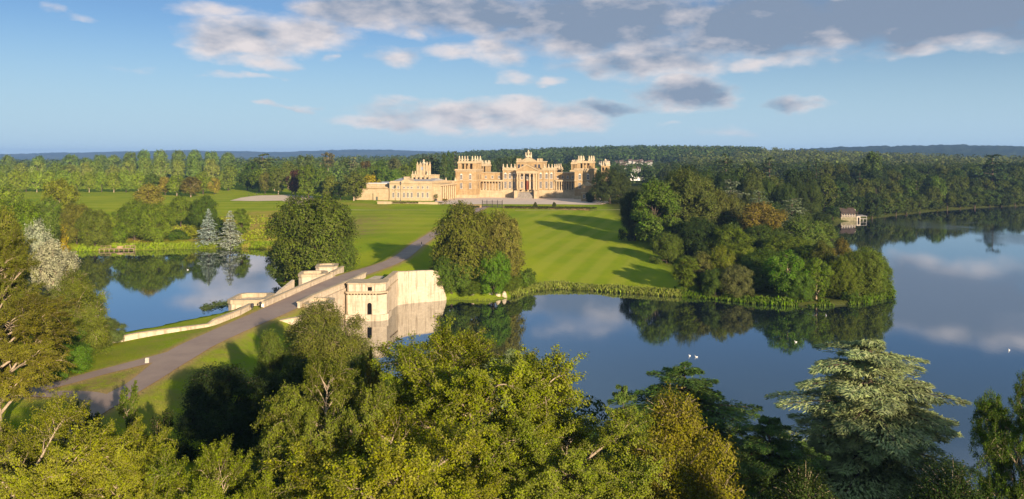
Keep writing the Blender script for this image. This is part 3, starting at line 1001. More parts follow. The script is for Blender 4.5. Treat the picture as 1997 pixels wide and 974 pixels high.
# ------------------------------------------------------------------ foliage
def leaf_material(name, trans=0.28, hue=0.35, warm=0.0, base_mix=0.5):
    """leaf: the object's colour, varied leaf by leaf and clump by clump"""
    m, t = new_mat(name)
    geo_ = t.n('ShaderNodeNewGeometry')
    oi = t.n('ShaderNodeObjectInfo')
    tc = t.n('ShaderNodeTexCoord').outputs['Object']
    at_ = t.n('ShaderNodeAttribute', attribute_name='tone').outputs['Fac']
    n = t.noise(tc, 0.35, 3, 0.55)
    rnd = geo_.outputs['Random Per Island']
    hs = t.n('ShaderNodeHueSaturation')
    t.put(hs.inputs['Hue'], t.m('ADD', 0.5, t.m('ADD', t.m('MULTIPLY_ADD', rnd, 0.03, -0.015), t.m('MULTIPLY_ADD', n, -0.05, 0.03))))
    t.put(hs.inputs['Saturation'], t.m('MULTIPLY_ADD', rnd, 0.25, 0.88))
    v = t.m('MULTIPLY', t.m('MULTIPLY_ADD', rnd, 0.24, 0.88), t.m('MULTIPLY_ADD', at_, 0.95, 0.55))
    t.put(hs.inputs['Value'], v)
    t.put(hs.inputs['Color'], oi.outputs['Color'])
    col = hs.outputs[0]
    out = t.n('ShaderNodeOutputMaterial')
    p = t.n('ShaderNodeBsdfPrincipled')
    t.put(p.inputs['Base Color'], col)
    p.inputs['Roughness'].default_value = 0.62
    p.inputs['Specular IOR Level'].default_value = 0.08
    tr = t.n('ShaderNodeBsdfTranslucent')
    t.put(tr.inputs[0], t.mix(0.35, col, (0.16, 0.20, 0.02)))
    mx = t.n('ShaderNodeMixShader')
    mx.inputs[0].default_value = trans
    t.put(mx.inputs[1], p.outputs[0])
    t.put(mx.inputs[2], tr.outputs[0])
    t.put(out.inputs[0], mx.outputs[0])
    return m


def bark_material(name, c1, c2):
    m, t = new_mat(name)
    g = t.n('ShaderNodeTexCoord').outputs['Object']
    n = t.noise(t.v('MULTIPLY', g, (3, 3, 0.7)), 1.6, 5, 0.7)
    finish(t, t.mix(t.sstep(n, 0.35, 0.65), c1, c2), 0.9, n, 0.5, 0.05, 0.1)
    return m


MLEAF = leaf_material('leaves')
MNEEDLE = leaf_material('needles', 0.12)
MBARK = bark_material('pale_bark', (0.26, 0.20, 0.13), (0.46, 0.37, 0.25))
MBARKD = bark_material('dark_bark', (0.055, 0.042, 0.030), (0.12, 0.09, 0.065))


def unit(a):
    return a / np.maximum(np.linalg.norm(a, axis=-1, keepdims=True), 1e-9)


def leaf_quads(P, out, size, rng, up=0.35, jit=0.8, aspect=0.55, axis=None):
    """one rhombus per leaf, at points P, facing roughly along out"""
    n = len(P)
    N = unit(out * 0.7 + rng.normal(size=(n, 3)) * jit * 0.6 + np.array([0, 0, up]))
    A = rng.normal(size=(n, 3)) if axis is None else axis + rng.normal(size=(n, 3)) * 0.35
    A = unit(A - N * (A * N).sum(-1, keepdims=True))
    B = np.cross(N, A)
    s = (np.asarray(size) * rng.uniform(0.65, 1.3, n))[:, None]
    L, Wd = A * s, B * s * aspect
    fold = N * s * 0.12
    V = np.stack([P - L * 0.5, P + Wd * 0.5 - L * 0.05 + fold, P + L * 0.5, P - Wd * 0.5 - L * 0.05 + fold], 1).reshape(-1, 3)
    return V, np.arange(4 * n).reshape(n, 4)


def np_tubes(lines, seg=4):
    """lines: list of (pts (k,3), radii (k,)) -> verts, quads"""
    Vs, Qs, off = [], [], 0
    ang = np.arange(seg) * 2 * np.pi / seg
    for pts, rad in lines:
        k = len(pts)
        d = unit(np.gradient(pts, axis=0))
        ref = np.where(np.abs(d[:, 2:3]) > 0.9, np.array([[1., 0, 0]]), np.array([[0, 0, 1.]]))
        u = unit(np.cross(d, ref))
        w = np.cross(d, u)
        ring = pts[:, None] + rad[:, None, None] * (u[:, None] * np.cos(ang)[None, :, None] + w[:, None] * np.sin(ang)[None, :, None])
        Vs.append(ring.reshape(-1, 3))
        i = np.arange(k - 1)[:, None] * seg
        j = np.arange(seg)[None]
        j2 = (j + 1) % seg
        q = np.stack([i + j, i + j2, i + seg + j2, i + seg + j], -1).reshape(-1, 4) + off
        Qs.append(q)
        off += k * seg
    return np.concatenate(Vs), np.concatenate(Qs)


def bez(a, b, c, k):
    t = np.linspace(0, 1, k)[:, None]
    return (1 - t) ** 2 * a + 2 * t * (1 - t) * b + t * t * c


PROTO = {}


def store(name, H, Wd, crown, wood, needle=False, pale=True):
    """crown: (verts, quads, tone per vertex); wood: (verts, quads)"""
    cv = crown[0][::4]
    H = float(np.percentile(cv[:, 2], 99.7))
    Wd = 2 * float(np.percentile(np.hypot(cv[:, 0], cv[:, 1]), 95.5))
    cm = np_mesh(name + '_crown', crown[0], crown[1], None, [MNEEDLE if needle else MLEAF])
    attr(cm, 'tone', crown[2])
    wm = np_mesh(name + '_wood', wood[0], wood[1], None, [MBARK if pale else MBARKD], None, True)
    PROTO[name] = dict(H=H, W=Wd, crown=cm, wood=wm)


def broadleaf(name, seed, H, Wd, base, nl, ncl, lpc, leaf, cr_, shape='dome', limbs=True, twigs=0, up=0.3, droop=0.0, trunk=0.5, pale=True, inner=0.15, stretch=1.0, open_=0.0):
    rng = np.random.default_rng(seed)
    zc = (base + H) / 2
    hz, hr = (H - base) / 2, Wd / 2
    # lobes
    L = []
    ga = math.pi * (3 - math.sqrt(5))
    for i in range(nl):
        u = (i + 0.5) / nl
        ph = i * ga + rng.uniform(-.4, .4)
        cz = 1 - 2 * u
        cz = np.clip(cz + rng.uniform(-.15, .15), -1, 1)
        if shape == 'dome':
            rr = math.sqrt(max(0, 1 - max(cz, 0) ** 2)) * (0.95 if cz < 0 else 1)
        elif shape == 'round':
            rr = math.sqrt(max(0, 1 - cz ** 2))
        elif shape == 'oval':
            rr = math.sqrt(max(0, 1 - abs(cz) ** 1.6)) * (1 - 0.12 * cz)
        elif shape == 'cone':
            rr = (1 - cz) / 2 * 1.05 + 0.05
        elif shape == 'column':
            rr = 1.0 if cz < 0.3 else 1 - (cz - 0.3) * 0.9
        else:  # spread
            rr = (1 - max(cz, 0) ** 2.5) * (1.0 if cz > -0.2 else 0.75)
        small = i % 3 == 2
        k = rng.uniform(0.74, 0.98) if small else rng.uniform(0.44, 0.74)
        c = np.array([math.cos(ph) * rr * hr * k, math.sin(ph) * rr * hr * k, zc + cz * hz * (0.86 if small else 0.68)])
        r = (rng.uniform(0.15, 0.25) if small else rng.uniform(0.28, 0.44)) * min(hr, hz * 1.2) * (1.2 if nl < 12 else 1.0)
        L.append((c, r))
    lc = np.array([l[0] for l in L])
    lr = np.array([l[1] for l in L])
    # clump centres on the lobes' skin
    M = ncl * 6
    wl_ = lr ** 2 / (lr ** 2).sum()
    li = rng.choice(nl, M, p=wl_)
    dr = unit(rng.normal(size=(M, 3)) + np.array([0, 0, 0.25]))
    P = lc[li] + dr * (lr[li] * (0.93 + 0.16 * rng.normal(size=M).clip(-1.6, 1.6)))[:, None] * np.array([1, 1, 0.9])
    dd = np.linalg.norm(P[:, None] - lc[None], axis=2) / lr[None]
    dd[np.arange(M), li] = 9
    ok = (dd.min(1) > 0.80) & (P[:, 2] > base * 0.8 + 0.2) & (P[:, 2] < H * 1.02)
    ok |= (rng.random(M) < inner * 0.25) & (P[:, 2] > base)
    if open_ > 0:
        ok &= (np.sin(P[:, 0] * 1.3 + seed) + np.sin(P[:, 1] * 1.1 + 2 * seed) + np.sin(P[:, 2] * 1.5 + seed) > -3 + open_ * 2)
    idx = np.where(ok)[0][:ncl]
    P, li, dr = P[idx], li[idx], dr[idx]
    n = len(P)
    # each clump hangs on a twig that leaves its lobe's middle
    root = lc[li] * 0.55 + P * 0.45 - np.array([0, 0, 0.5]) * cr_
    tdir = P - root
    K = np.maximum(1, (lpc * rng.uniform(0.6, 1.4, n)).astype(int))
    ci = np.repeat(np.arange(n), K)
    m = len(ci)
    tt = rng.uniform(0.55, 1.12, m)
    g = rng.normal(size=(m, 3)) * cr_ * np.array([1, 1, 0.72])
    LP = root[ci] + tdir[ci] * tt[:, None] * np.array([1, 1, 1]) + g * 0.62
    rad = np.linalg.norm(g[:, :2], axis=1)
    LP[:, 2] -= droop * rad * rad / max(cr_, .1) * 0.5
    keep = LP[:, 2] > base * 0.6
    LP, ci = LP[keep], ci[keep]
    outv = unit(dr[ci] + 0.6 * unit(LP - np.array([0, 0, zc * 0.8])))
    V, Q = leaf_quads(LP, outv, leaf, rng, up, 0.62)
    tone = np.repeat((rng.random(n) ** 1.0)[ci] * 0.75 + rng.random(len(ci)) * 0.25, 4)
    # wood
    lines = []
    tr0 = trunk
    top = np.array([rng.normal() * 0.4, rng.normal() * 0.4, zc + hz * 0.25])
    mid = np.array([rng.normal() * 0.25, rng.normal() * 0.25, zc * 0.5])
    tp = bez(np.array([0., 0, -0.6]), mid, top, 7)
    fl = np.linspace(1, 0.28, 7)
    fl[0] = 1.35
    lines.append((tp, tr0 * fl))
    if limbs:
        for i in range(nl):
            s0 = tp[rng.integers(2, 6)] if lc[i][2] > base + 0.3 * (H - base) else tp[rng.integers(1, 4)]
            c = lc[i]
            mp = (s0 + c) / 2 + np.array([0, 0, 0.12 * np.linalg.norm(c - s0)]) + rng.normal(size=3) * 0.3
            lines.append((bez(s0, mp, c, 6), np.linspace(tr0 * 0.42, tr0 * 0.16, 6)))
        if twigs:
            ch = rng.choice(n, min(n, twigs), replace=False)
            for i in ch:
                c = lc[li[i]]
                e = root[i] + tdir[i] * 1.05
                mp = (c + e) / 2 + rng.normal(size=3) * 0.28 * cr_ + np.array([0, 0, 0.25 * cr_])
                lines.append((bez(c * 0.8 + e * 0.2, mp, e, 5), np.linspace(tr0 * 0.13, tr0 * 0.035, 5)))
    wv, wq = np_tubes(lines, 5)
    store(name, H, Wd, (V, Q, tone), (wv, wq), False, pale)


def beech_near(name, seed, H, Wd, base, nlimb, leaf, nleaf, droop=0.5, upright=0.6, trunk=0.5):
    """close-range tree: trunk, ascending limbs, arching boughs and drooping twigs, leaves along the twigs"""
    rng = np.random.default_rng(seed)
    lines, tips = [], []
    tp = bez(np.array([0., 0, -0.6]), np.array([rng.normal() * .5, rng.normal() * .5, H * .3]), np.array([rng.normal() * .8, rng.normal() * .8, H * 0.80]), 10)
    lines.append((tp, trunk * np.linspace(1.25, 0.2, 10)))
    ga = 2.39996
    for i in range(nlimb):
        u = (i + 0.5) / nlimb
        hz = base * 0.7 + (H * 0.78 - base * 0.7) * u
        s0 = np.array([np.interp(hz, tp[:, 2], tp[:, k]) for k in range(3)])
        az = i * ga + rng.uniform(-.5, .5)
        hgt = (hz - base) / (H - base)
        reach = Wd / 2 * math.sqrt(max(0.10, 1 - max(0, (hgt - 0.25) / 0.85) ** 2)) * rng.uniform(0.72, 1.02)
        rise = (H * rng.uniform(0.9, 1.0) - hz) * (0.30 + upright * u) * rng.uniform(.6, 1.1)
        e = s0 + np.array([math.cos(az) * reach, math.sin(az) * reach, rise])
        e[2] = min(e[2], H * 0.98)
        mp = s0 * 0.45 + e * 0.55 + np.array([0, 0, reach * 0.14]) + rng.normal(size=3) * 0.6
        lp = bez(s0, mp, e, 10) + np.cumsum(rng.normal(size=(10, 3)) * 0.11, axis=0) * np.linspace(0, 1, 10)[:, None]
        r0 = trunk * (0.36 + 0.24 * (1 - u))
        lines.append((lp, np.linspace(r0, r0 * 0.26, 10)))
        nb = 9
        for b in range(nb):
            t = 0.28 + 0.72 * (b + rng.random()) / nb
            q = t * 9
            k = min(int(q), 8)
            b0 = lp[k] + (lp[k + 1] - lp[k]) * (q - k)
            d = unit(lp[k + 1] - lp[k])
            side = unit(np.cross(d, [0, 0, 1.])) * (1 if b % 2 else -1)
            bl = (Wd * 0.20) * (1.15 - 0.6 * t) * rng.uniform(.7, 1.3)
            bd = unit(d * 0.75 + side * rng.uniform(.5, 1.1) + np.array([0, 0, rng.uniform(-0.1, 0.75)]))
            be = b0 + bd * bl + np.array([0, 0, -droop * bl * 0.22])
            bp = bez(b0, b0 + bd * bl * 0.6 + np.array([0, 0, .15 * bl]), be, 6)
            lines.append((bp, np.linspace(r0 * 0.36, r0 * 0.12, 6)))
            for w in range(6):
                tq = 0.25 + 0.75 * (w + rng.random()) / 6
                kk = min(int(tq * 5), 4)
                w0 = bp[kk] + (bp[kk + 1] - bp[kk]) * (tq * 5 - kk)
                wd = unit(bd * 0.7 + rng.normal(size=3) * 0.6 + np.array([0, 0, 0.15 + 0.4 * upright * hgt]))
                wl2 = rng.uniform(0.9, 2.3) * Wd / 13
                we = w0 + wd * wl2 + np.array([0, 0, -droop * wl2 * 0.45])
                wp_ = bez(w0, w0 + wd * wl2 * 0.6 + np.array([0, 0, 0.1]), we, 4)
                lines.append((wp_, np.linspace(r0 * 0.085, r0 * 0.03, 4)))
                tips.append((w0, wp_[1], wp_[2], we))
    T = np.array(tips)
    n = len(T)
    per = max(1, nleaf // n)
    ci = np.repeat(np.arange(n), per)
    t = rng.beta(1.6, 1.0, len(ci))[:, None] * 1.08
    a, b_, c = T[ci, 0], T[ci, 1] * 0.5 + T[ci, 2] * 0.5, T[ci, 3]
    P = (1 - t) ** 2 * a + 2 * t * (1 - t) * b_ + t * t * c
    P = P + rng.normal(size=P.shape) * np.array([.17, .17, .12]) * (Wd / 13)
    ctr = np.array([0, 0, (base + H) * 0.45])
    outv = unit(unit(P - ctr) * 0.9 + np.array([0, 0, 0.3]))
    V, Q = leaf_quads(P, outv, leaf, rng, 0.40, 0.72, 0.66)
    clump = rng.random(n)
    tone = np.repeat(clump[ci] * 0.65 + rng.random(len(ci)) * 0.35, 4)
    wv, wq = np_tubes(lines, 5)
    store(name, H, Wd, (V, Q, tone), (wv, wq))


def conifer(name, seed, H, Wd, base, levels, per, profile, leaf, lw, npb, droop, thick, trunk=0.35, layer=0.35, asc=0.0, pale=False):
    """tiered branches carrying flat sprays of needles; profile(u) gives relative reach at height fraction u"""
    rng = np.random.default_rng(seed)
    lines = [(bez(np.array([0., 0, -.6]), np.array([rng.normal() * .15, rng.normal() * .15, H * .5]), np.array([0, 0, H * 0.985]), 9), trunk * np.linspace(1.2, 0.06, 9))]
    Ps, As, Os, Tn = [], [], [], []
    for l in range(levels):
        u = (l + rng.uniform(-.25, .25)) / levels
        u = min(max(u, 0), 0.985)
        z = base + (H - base) * u
        nbr = max(3, int(per * (1.0 if u < 0.7 else 0.8)))
        for b in range(nbr):
            az = 2 * math.pi * (b + rng.uniform(-.35, .35)) / nbr + l * 1.1
            Lb = Wd / 2 * profile(u) * rng.uniform(0.55, 1.12)
            d = np.array([math.cos(az), math.sin(az), 0])
            z0 = z + rng.uniform(-.5, .5) * (H - base) / levels
            s0 = np.array([0, 0, z0])
            e = s0 + d * Lb + np.array([0, 0, asc * Lb - droop * Lb * rng.uniform(.6, 1.3)])
            mp = s0 + d * Lb * 0.55 + np.array([0, 0, (asc + 0.12) * Lb * 0.6])
            bp = bez(s0, mp, e, 6)
            lines.append((bp, np.linspace(trunk * 0.26, trunk * 0.05, 6) * (0.5 + 0.5 * profile(u))))
            k = max(6, int(npb * (0.25 + Lb / (Wd / 2))))
            t = rng.uniform(0.14, 1.03, k) ** 0.85
            base_p = (1 - t)[:, None] ** 2 * s0 + 2 * (t * (1 - t))[:, None] * mp + (t * t)[:, None] * e
            side = np.array([-d[1], d[0], 0])
            sw = Lb * layer * np.sin(np.pi * np.clip(t * 0.80 + 0.14, 0, 1))
            off = rng.uniform(-1, 1, k) * sw
            P = base_p + side * off[:, None] + rng.normal(size=(k, 3)) * np.array([.1, .1, 1]) * thick
            P[:, 2] -= np.abs(off) * (0.10 + droop * 0.35)
            A = d[None] * 0.8 + side[None] * (np.sign(off) * 0.9 * np.abs(off) / (sw + .01))[:, None] + np.array([0, 0, -droop * 0.6])
            Ps.append(P)
            As.append(A)
            Os.append(np.tile(np.array([0, 0, 1.0]) + d * 0.25, (k, 1)))
            Tn.append(np.full(k, rng.random()))
    P, A, O, Tn = np.concatenate(Ps), np.concatenate(As), np.concatenate(Os), np.concatenate(Tn)
    V, Q = leaf_quads(P, O, leaf, rng, 0.3, 0.85, lw, A)
    tone = np.repeat(Tn * 0.6 + rng.random(len(P)) * 0.4, 4)
    wv, wq = np_tubes(lines, 5)
    store(name, H, Wd, (V, Q, tone), (wv, wq), True, pale)


def build_protos():
    # close range
    for i in range(4):
        beech_near('beech_near%d' % i, 40 + i, 21, 15, 5, 25, 0.175, 230000, 0.5 + 0.15 * (i % 2), 0.45 + 0.12 * (i % 3), 0.42)
    broadleaf('bush_near0', 61, 10, 9, 0.3, 16, 1500, 50, 0.20, 0.55, 'dome', True, 500, 0.3, 0.3, 0.28, False)
    broadleaf('drape_near0', 62, 17, 13, 1.0, 22, 1900, 54, 0.23, 0.62, 'dome', True, 700, 0.2, 0.9, 0.36)
    beech_near('sapling_near0', 63, 9, 4.2, 1.0, 12, 0.26, 9000, 0.15, 0.9, 0.12)
    conifer('cedar_near0', 71, 26, 21, 3.0, 20, 10, lambda u: max(0.05, 1 - u ** 3.0) ** 0.62 * (0.80 + 0.20 * math.sin(u * 44 + 1)) * (1 if u < .93 else .75), 0.55, 0.20, 760, 0.17, 0.12, 0.60, 0.30, 0.15)
    conifer('cedar_near1', 72, 22, 18, 3.0, 16, 9, lambda u: max(0.05, 1 - u ** 2.2) ** 0.6 * (0.8 + 0.2 * math.sin(u * 31)) + 0.05, 0.50, 0.22, 640, 0.10, 0.14, 0.5, 0.32, 0.12)
    # middle distance
    for i in range(3):
        broadleaf('dome_mid%d' % i, 80 + i, 22, 20, 0.8, 36, 1700, 24, 0.52, 0.80, 'dome', True, 60, 0.25, 0.7, 0.6, False, 0.10)
    for i in range(3):
        broadleaf('round_mid%d' % i, 90 + i, 18, 14, 2.2, 21, 800, 22, 0.50, 0.72, ('round', 'oval', 'spread')[i], True, 60, 0.3, 0.35, 0.38, i != 1)
    for i in range(2):
        broadleaf('oval_mid%d' % i, 95 + i, 20, 11, 1.0, 22, 800, 22, 0.50, 0.70, 'oval', True, 40, 0.3, 0.3, 0.36, False)
    broadleaf('bush_mid0', 98, 6, 7, 0.0, 10, 330, 20, 0.46, 0.6, 'dome', False, 0, 0.3, 0.3, 0.2, False)
    conifer('spruce_mid0', 101, 15, 9.2, 0.5, 17, 9, lambda u: (1 - u) ** 0.9 + 0.02, 0.55, 0.30, 46, 0.20, 0.10, 0.25, 0.34)
    conifer('spruce_mid1', 102, 15, 9.2, 0.5, 15, 9, lambda u: (1 - u) ** 0.8 + 0.02, 0.55, 0.30, 46, 0.12, 0.12, 0.25, 0.36)
    conifer('cedar_mid0', 103, 22, 19, 2.5, 11, 8, lambda u: (1 - u) ** 0.42 * (0.72 + 0.28 * math.sin(u * 22)) + 0.05, 0.8, 0.34, 100, 0.08, 0.16, 0.55, 0.30, 0.10)
    # far
    for i in range(4):
        broadleaf('round_far%d' % i, 110 + i, 17, 14, 1.8, 17, 460, 13, 0.85, 0.85, ('round', 'oval', 'spread', 'dome')[i], True, 0, 0.3, 0.35, 0.42, i == 0)
    broadleaf('column_far0', 118, 20, 7, 0.5, 14, 330, 10, 0.9, 0.7, 'column', True, 0, 0.3, 0.2, 0.35, False)
    conifer('cedar_far0', 120, 21, 18, 3.0, 9, 7, lambda u: (1 - u) ** 0.35 * (0.7 + 0.3 * math.sin(u * 21)) + 0.06, 1.25, 0.5, 34, 0.06, 0.2, 0.6, 0.32, 0.12)
    conifer('pine_far0', 121, 22, 13, 11.0, 6, 7, lambda u: 0.9 * math.sqrt(max(0.05, 1 - (u * 1.5 - 0.5) ** 2)), 1.15, 0.5, 34, 0.05, 0.35, 0.42, 0.34, 0.15, True)
    conifer('spruce_far0', 122, 20, 8.5, 0.5, 15, 8, lambda u: (1 - u) ** 0.85 + 0.02, 1.0, 0.45, 18, 0.2, 0.15, 0.35, 0.34)


build_protos()
VARIANTS = {'beech_near': 4, 'dome_mid': 3, 'round_mid': 3, 'oval_mid': 2, 'round_far': 4, 'spruce_mid': 2}
TREES = []
TRNG = random.Random(11)


def tree_at(x, y, h, w, proto, col, label, name='tree', cat='tree', group=None, rz=None, wd=None, z=None):
    """copy a stored tree: an Empty at the foot with trunk and crown under it"""
    p = PROTO[proto]
    r = empty(name, (x, y, gz(x, y) if z is None else z), TRNG.uniform(0, 6.283) if rz is None else rz, label=label, cat=cat, group=group)
    sx = w / p['W']
    r.scale = (sx, sx if wd is None else wd / p['W'], h / p['H'])
    t = link('trunk', p['wood'], r)
    c = link('crown', p['crown'], r)
    j = TRNG.uniform(0.90, 1.10)
    c.color = (col[0] * j * TRNG.uniform(.93, 1.07), col[1] * j, col[2] * j * TRNG.uniform(.9, 1.1), 1)
    TREES.append(r)
    return r


def pick(kind):
    n = VARIANTS.get(kind)
    return kind + str(TRNG.randrange(n)) if n else kind + '0'


def T(px, y, wpx, ytop, kind, col, label, name='tree', cat='tree', group=None, rz=None, z=None, xo=0.0):
    """tree placed by photo column px, distance y, crown width in photo pixels and top row"""
    x = XP(px, y) + xo
    g = gz(x, y) if z is None else z
    h = max(2.0, ZP(ytop, y) - g)
    proto = kind if kind in PROTO else pick(kind)
    return tree_at(x, y, h, wpx / FPX * y, proto, col, label, name, cat, group, rz, None, g)


# leaf colours (base albedo)
G_BEECH = (0.232, 0.242, 0.020)
G_BEECH2 = (0.215, 0.250, 0.018)
G_GOLD = (0.270, 0.200, 0.028)
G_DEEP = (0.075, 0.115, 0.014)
G_MID = (0.120, 0.160, 0.016)
G_LIME = (0.205, 0.250, 0.024)
G_OLIVE = (0.158, 0.168, 0.022)
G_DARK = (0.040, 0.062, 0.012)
G_BLUE = (0.185, 0.225, 0.125)
G_SPRUCE = (0.380, 0.450, 0.360)
G_WHITE = (0.340, 0.355, 0.235)
G_RUST = (0.170, 0.120, 0.022)
G_COPPER = (0.075, 0.035, 0.022)
G_CEDAR = (0.070, 0.105, 0.024)
G_YELLOW = (0.330, 0.270, 0.014)
# ------------------------------------------------------------------ the trees of the picture
# close to the viewpoint
FG = 'great beeches below the viewpoint'
T(62, 47, 330, 812, 'beech_near0', G_BEECH, 'yellow green beech with bare pale limbs filling the bottom left corner', 'beech_tree', group=FG, rz=0.4)
T(225, 51, 230, 850, 'beech_near1', G_BEECH, 'yellow green beech with a pale forked top right of the corner beech', 'beech_tree', group=FG, rz=2.1)
T(415, 46, 250, 895, 'beech_near2', G_BEECH2, 'low beech crown rising from the bottom edge below the dark shrub', 'beech_tree', group=FG, rz=1.0)
T(640, 51, 270, 735, 'beech_near3', G_OLIVE, 'beech with an upright olive plume left of the tallest beech', 'beech_tree', group=FG, rz=3.0)
T(930, 58, 400, 672, 'beech_near1', G_BEECH2, 'tallest foreground beech, broad green crown against the lake', 'beech_tree', group=FG, rz=5.2)
T(1090, 54, 340, 800, 'beech_near0', G_LIME, 'bright green beech low in front of the tallest beech', 'beech_tree', group=FG, rz=2.7)
T(760, 46, 430, 828, 'beech_near2', G_BEECH, 'wide olive beech with forked pale limbs at the bottom centre', 'beech_tree', group=FG, rz=4.1)
T(1322, 63, 230, 775, 'drape_near0', (0.215, 0.195, 0.020), 'golden beech with drooping sprays between the green cedar and the bright beech', 'beech_tree', group=FG, rz=.3)
T(1335, 86, 320, 716, 'cedar_near1', (0.093, 0.147, 0.034), 'flat topped green cedar behind the golden beech at the lake edge', 'cedar_tree', rz=.9)
T(1215, 76, 120, 755, 'cedar_near1', (0.132, 0.186, 0.034), 'small lit cedar top left of the flat topped green cedar', 'cedar_tree', rz=2.5)
T(1000, 84, 270, 690, 'cedar_near1', (0.232, 0.287, 0.112), 'pale grey green cedar just showing behind the tallest beech', 'cedar_tree', rz=1.4)
T(1500, 74, 230, 818, 'cedar_near1', (0.070, 0.112, 0.026), 'low dark green cedar left of the great blue cedar', 'cedar_tree', rz=3.3)
T(1697, 80, 340, 666, 'cedar_near0', (0.235, 0.290, 0.112), 'great blue grey cedar with tiered drooping boughs over the lake', 'blue_cedar', rz=0.7)
T(1990, 55, 170, 765, 'beech_near3', G_DEEP, 'dark leafy tree cut by the right edge of the picture', 'tree', rz=1.9)
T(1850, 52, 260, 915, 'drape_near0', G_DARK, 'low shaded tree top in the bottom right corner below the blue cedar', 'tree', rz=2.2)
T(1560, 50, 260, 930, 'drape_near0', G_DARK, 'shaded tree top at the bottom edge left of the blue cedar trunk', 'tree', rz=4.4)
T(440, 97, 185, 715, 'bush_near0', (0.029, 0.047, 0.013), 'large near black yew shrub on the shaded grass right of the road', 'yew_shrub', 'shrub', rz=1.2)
T(632, 124, 178, 592, 'drape_near0', (0.155, 0.174, 0.029), 'leafy beech standing in front of the near end of the bridge', 'beech_tree', rz=1.2)
T(530, 112, 76, 650, 'bush_near0', (0.116, 0.147, 0.024), 'small bright tipped young tree left of the beech by the bridge', 'tree', rz=.2)
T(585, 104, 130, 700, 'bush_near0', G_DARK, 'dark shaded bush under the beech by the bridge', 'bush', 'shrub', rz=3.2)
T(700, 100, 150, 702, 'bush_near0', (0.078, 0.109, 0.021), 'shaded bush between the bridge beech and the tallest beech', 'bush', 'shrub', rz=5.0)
for px, yy, w, top, c, lab in ((705, 86, 44, 684, G_OLIVE, 'slim upright shoot rising left of the gap to the lake'), (738, 80, 46, 700, G_RUST, 'slim brownish upright shoot beside the lake gap'), (790, 84, 60, 676, G_OLIVE, 'slim feathery shoot standing in front of the blue gap of water'),
                               (118, 74, 60, 795, G_DARK, 'thin dark sapling in front of the road near the left trees'), (180, 76, 56, 782, G_DARK, 'thin dark sapling before the road fork'), (252, 84, 50, 752, G_MID, 'thin young tree with a lit tip before the road fork'), (300, 80, 60, 800, G_DARK, 'thin dark sapling right of the lit young tree')):
    T(px, yy, w, top, 'sapling_near0', c, lab, 'sapling', 'sapling')
# left edge
T(2, 92, 265, 592, 'beech_near1', (0.172, 0.165, 0.020), 'golden brown beech overhanging the grass at the left edge', 'beech_tree', rz=0.9)
T(-22, 112, 170, 440, 'beech_near2', (0.168, 0.165, 0.020), 'tall golden beech at the left edge behind the overhanging one', 'beech_tree', rz=2.4)
T(14, 122, 76, 520, 'beech_near3', (0.186, 0.183, 0.026), 'olive beech between the left edge trees and the pale tree', 'beech_tree', rz=4.0)
T(148, 133, 116, 532, 'drape_near0', (0.155, 0.178, 0.022), 'green tree with a brownish top at the near end of the roadside wall', 'tree', rz=0.6)
T(118, 122, 100, 640, 'bush_near0', (0.10, 0.18, 0.014), 'fresh green bush under the tree by the roadside wall', 'bush', 'shrub', rz=2.6)
T(214, 146, 56, 622, 'bush_near0', (0.132, 0.163, 0.040), 'grey green shrub in the water side corner behind the roadside wall', 'shrub', 'shrub', rz=.4)
T(74, 200, 78, 432, 'round_mid0', G_WHITE, 'silvery white tree on the left lake bank, upper lobe', 'whitebeam_tree', rz=.5)
T(104, 185, 78, 470, 'round_mid2', (0.320, 0.335, 0.215), 'broad silvery white tree leaning over the left lake', 'whitebeam_tree', rz=2.5)
T(0, 170, 84, 405, 'dome_mid0', G_OLIVE, 'tall olive tree behind the golden beeches at the left edge', 'tree')
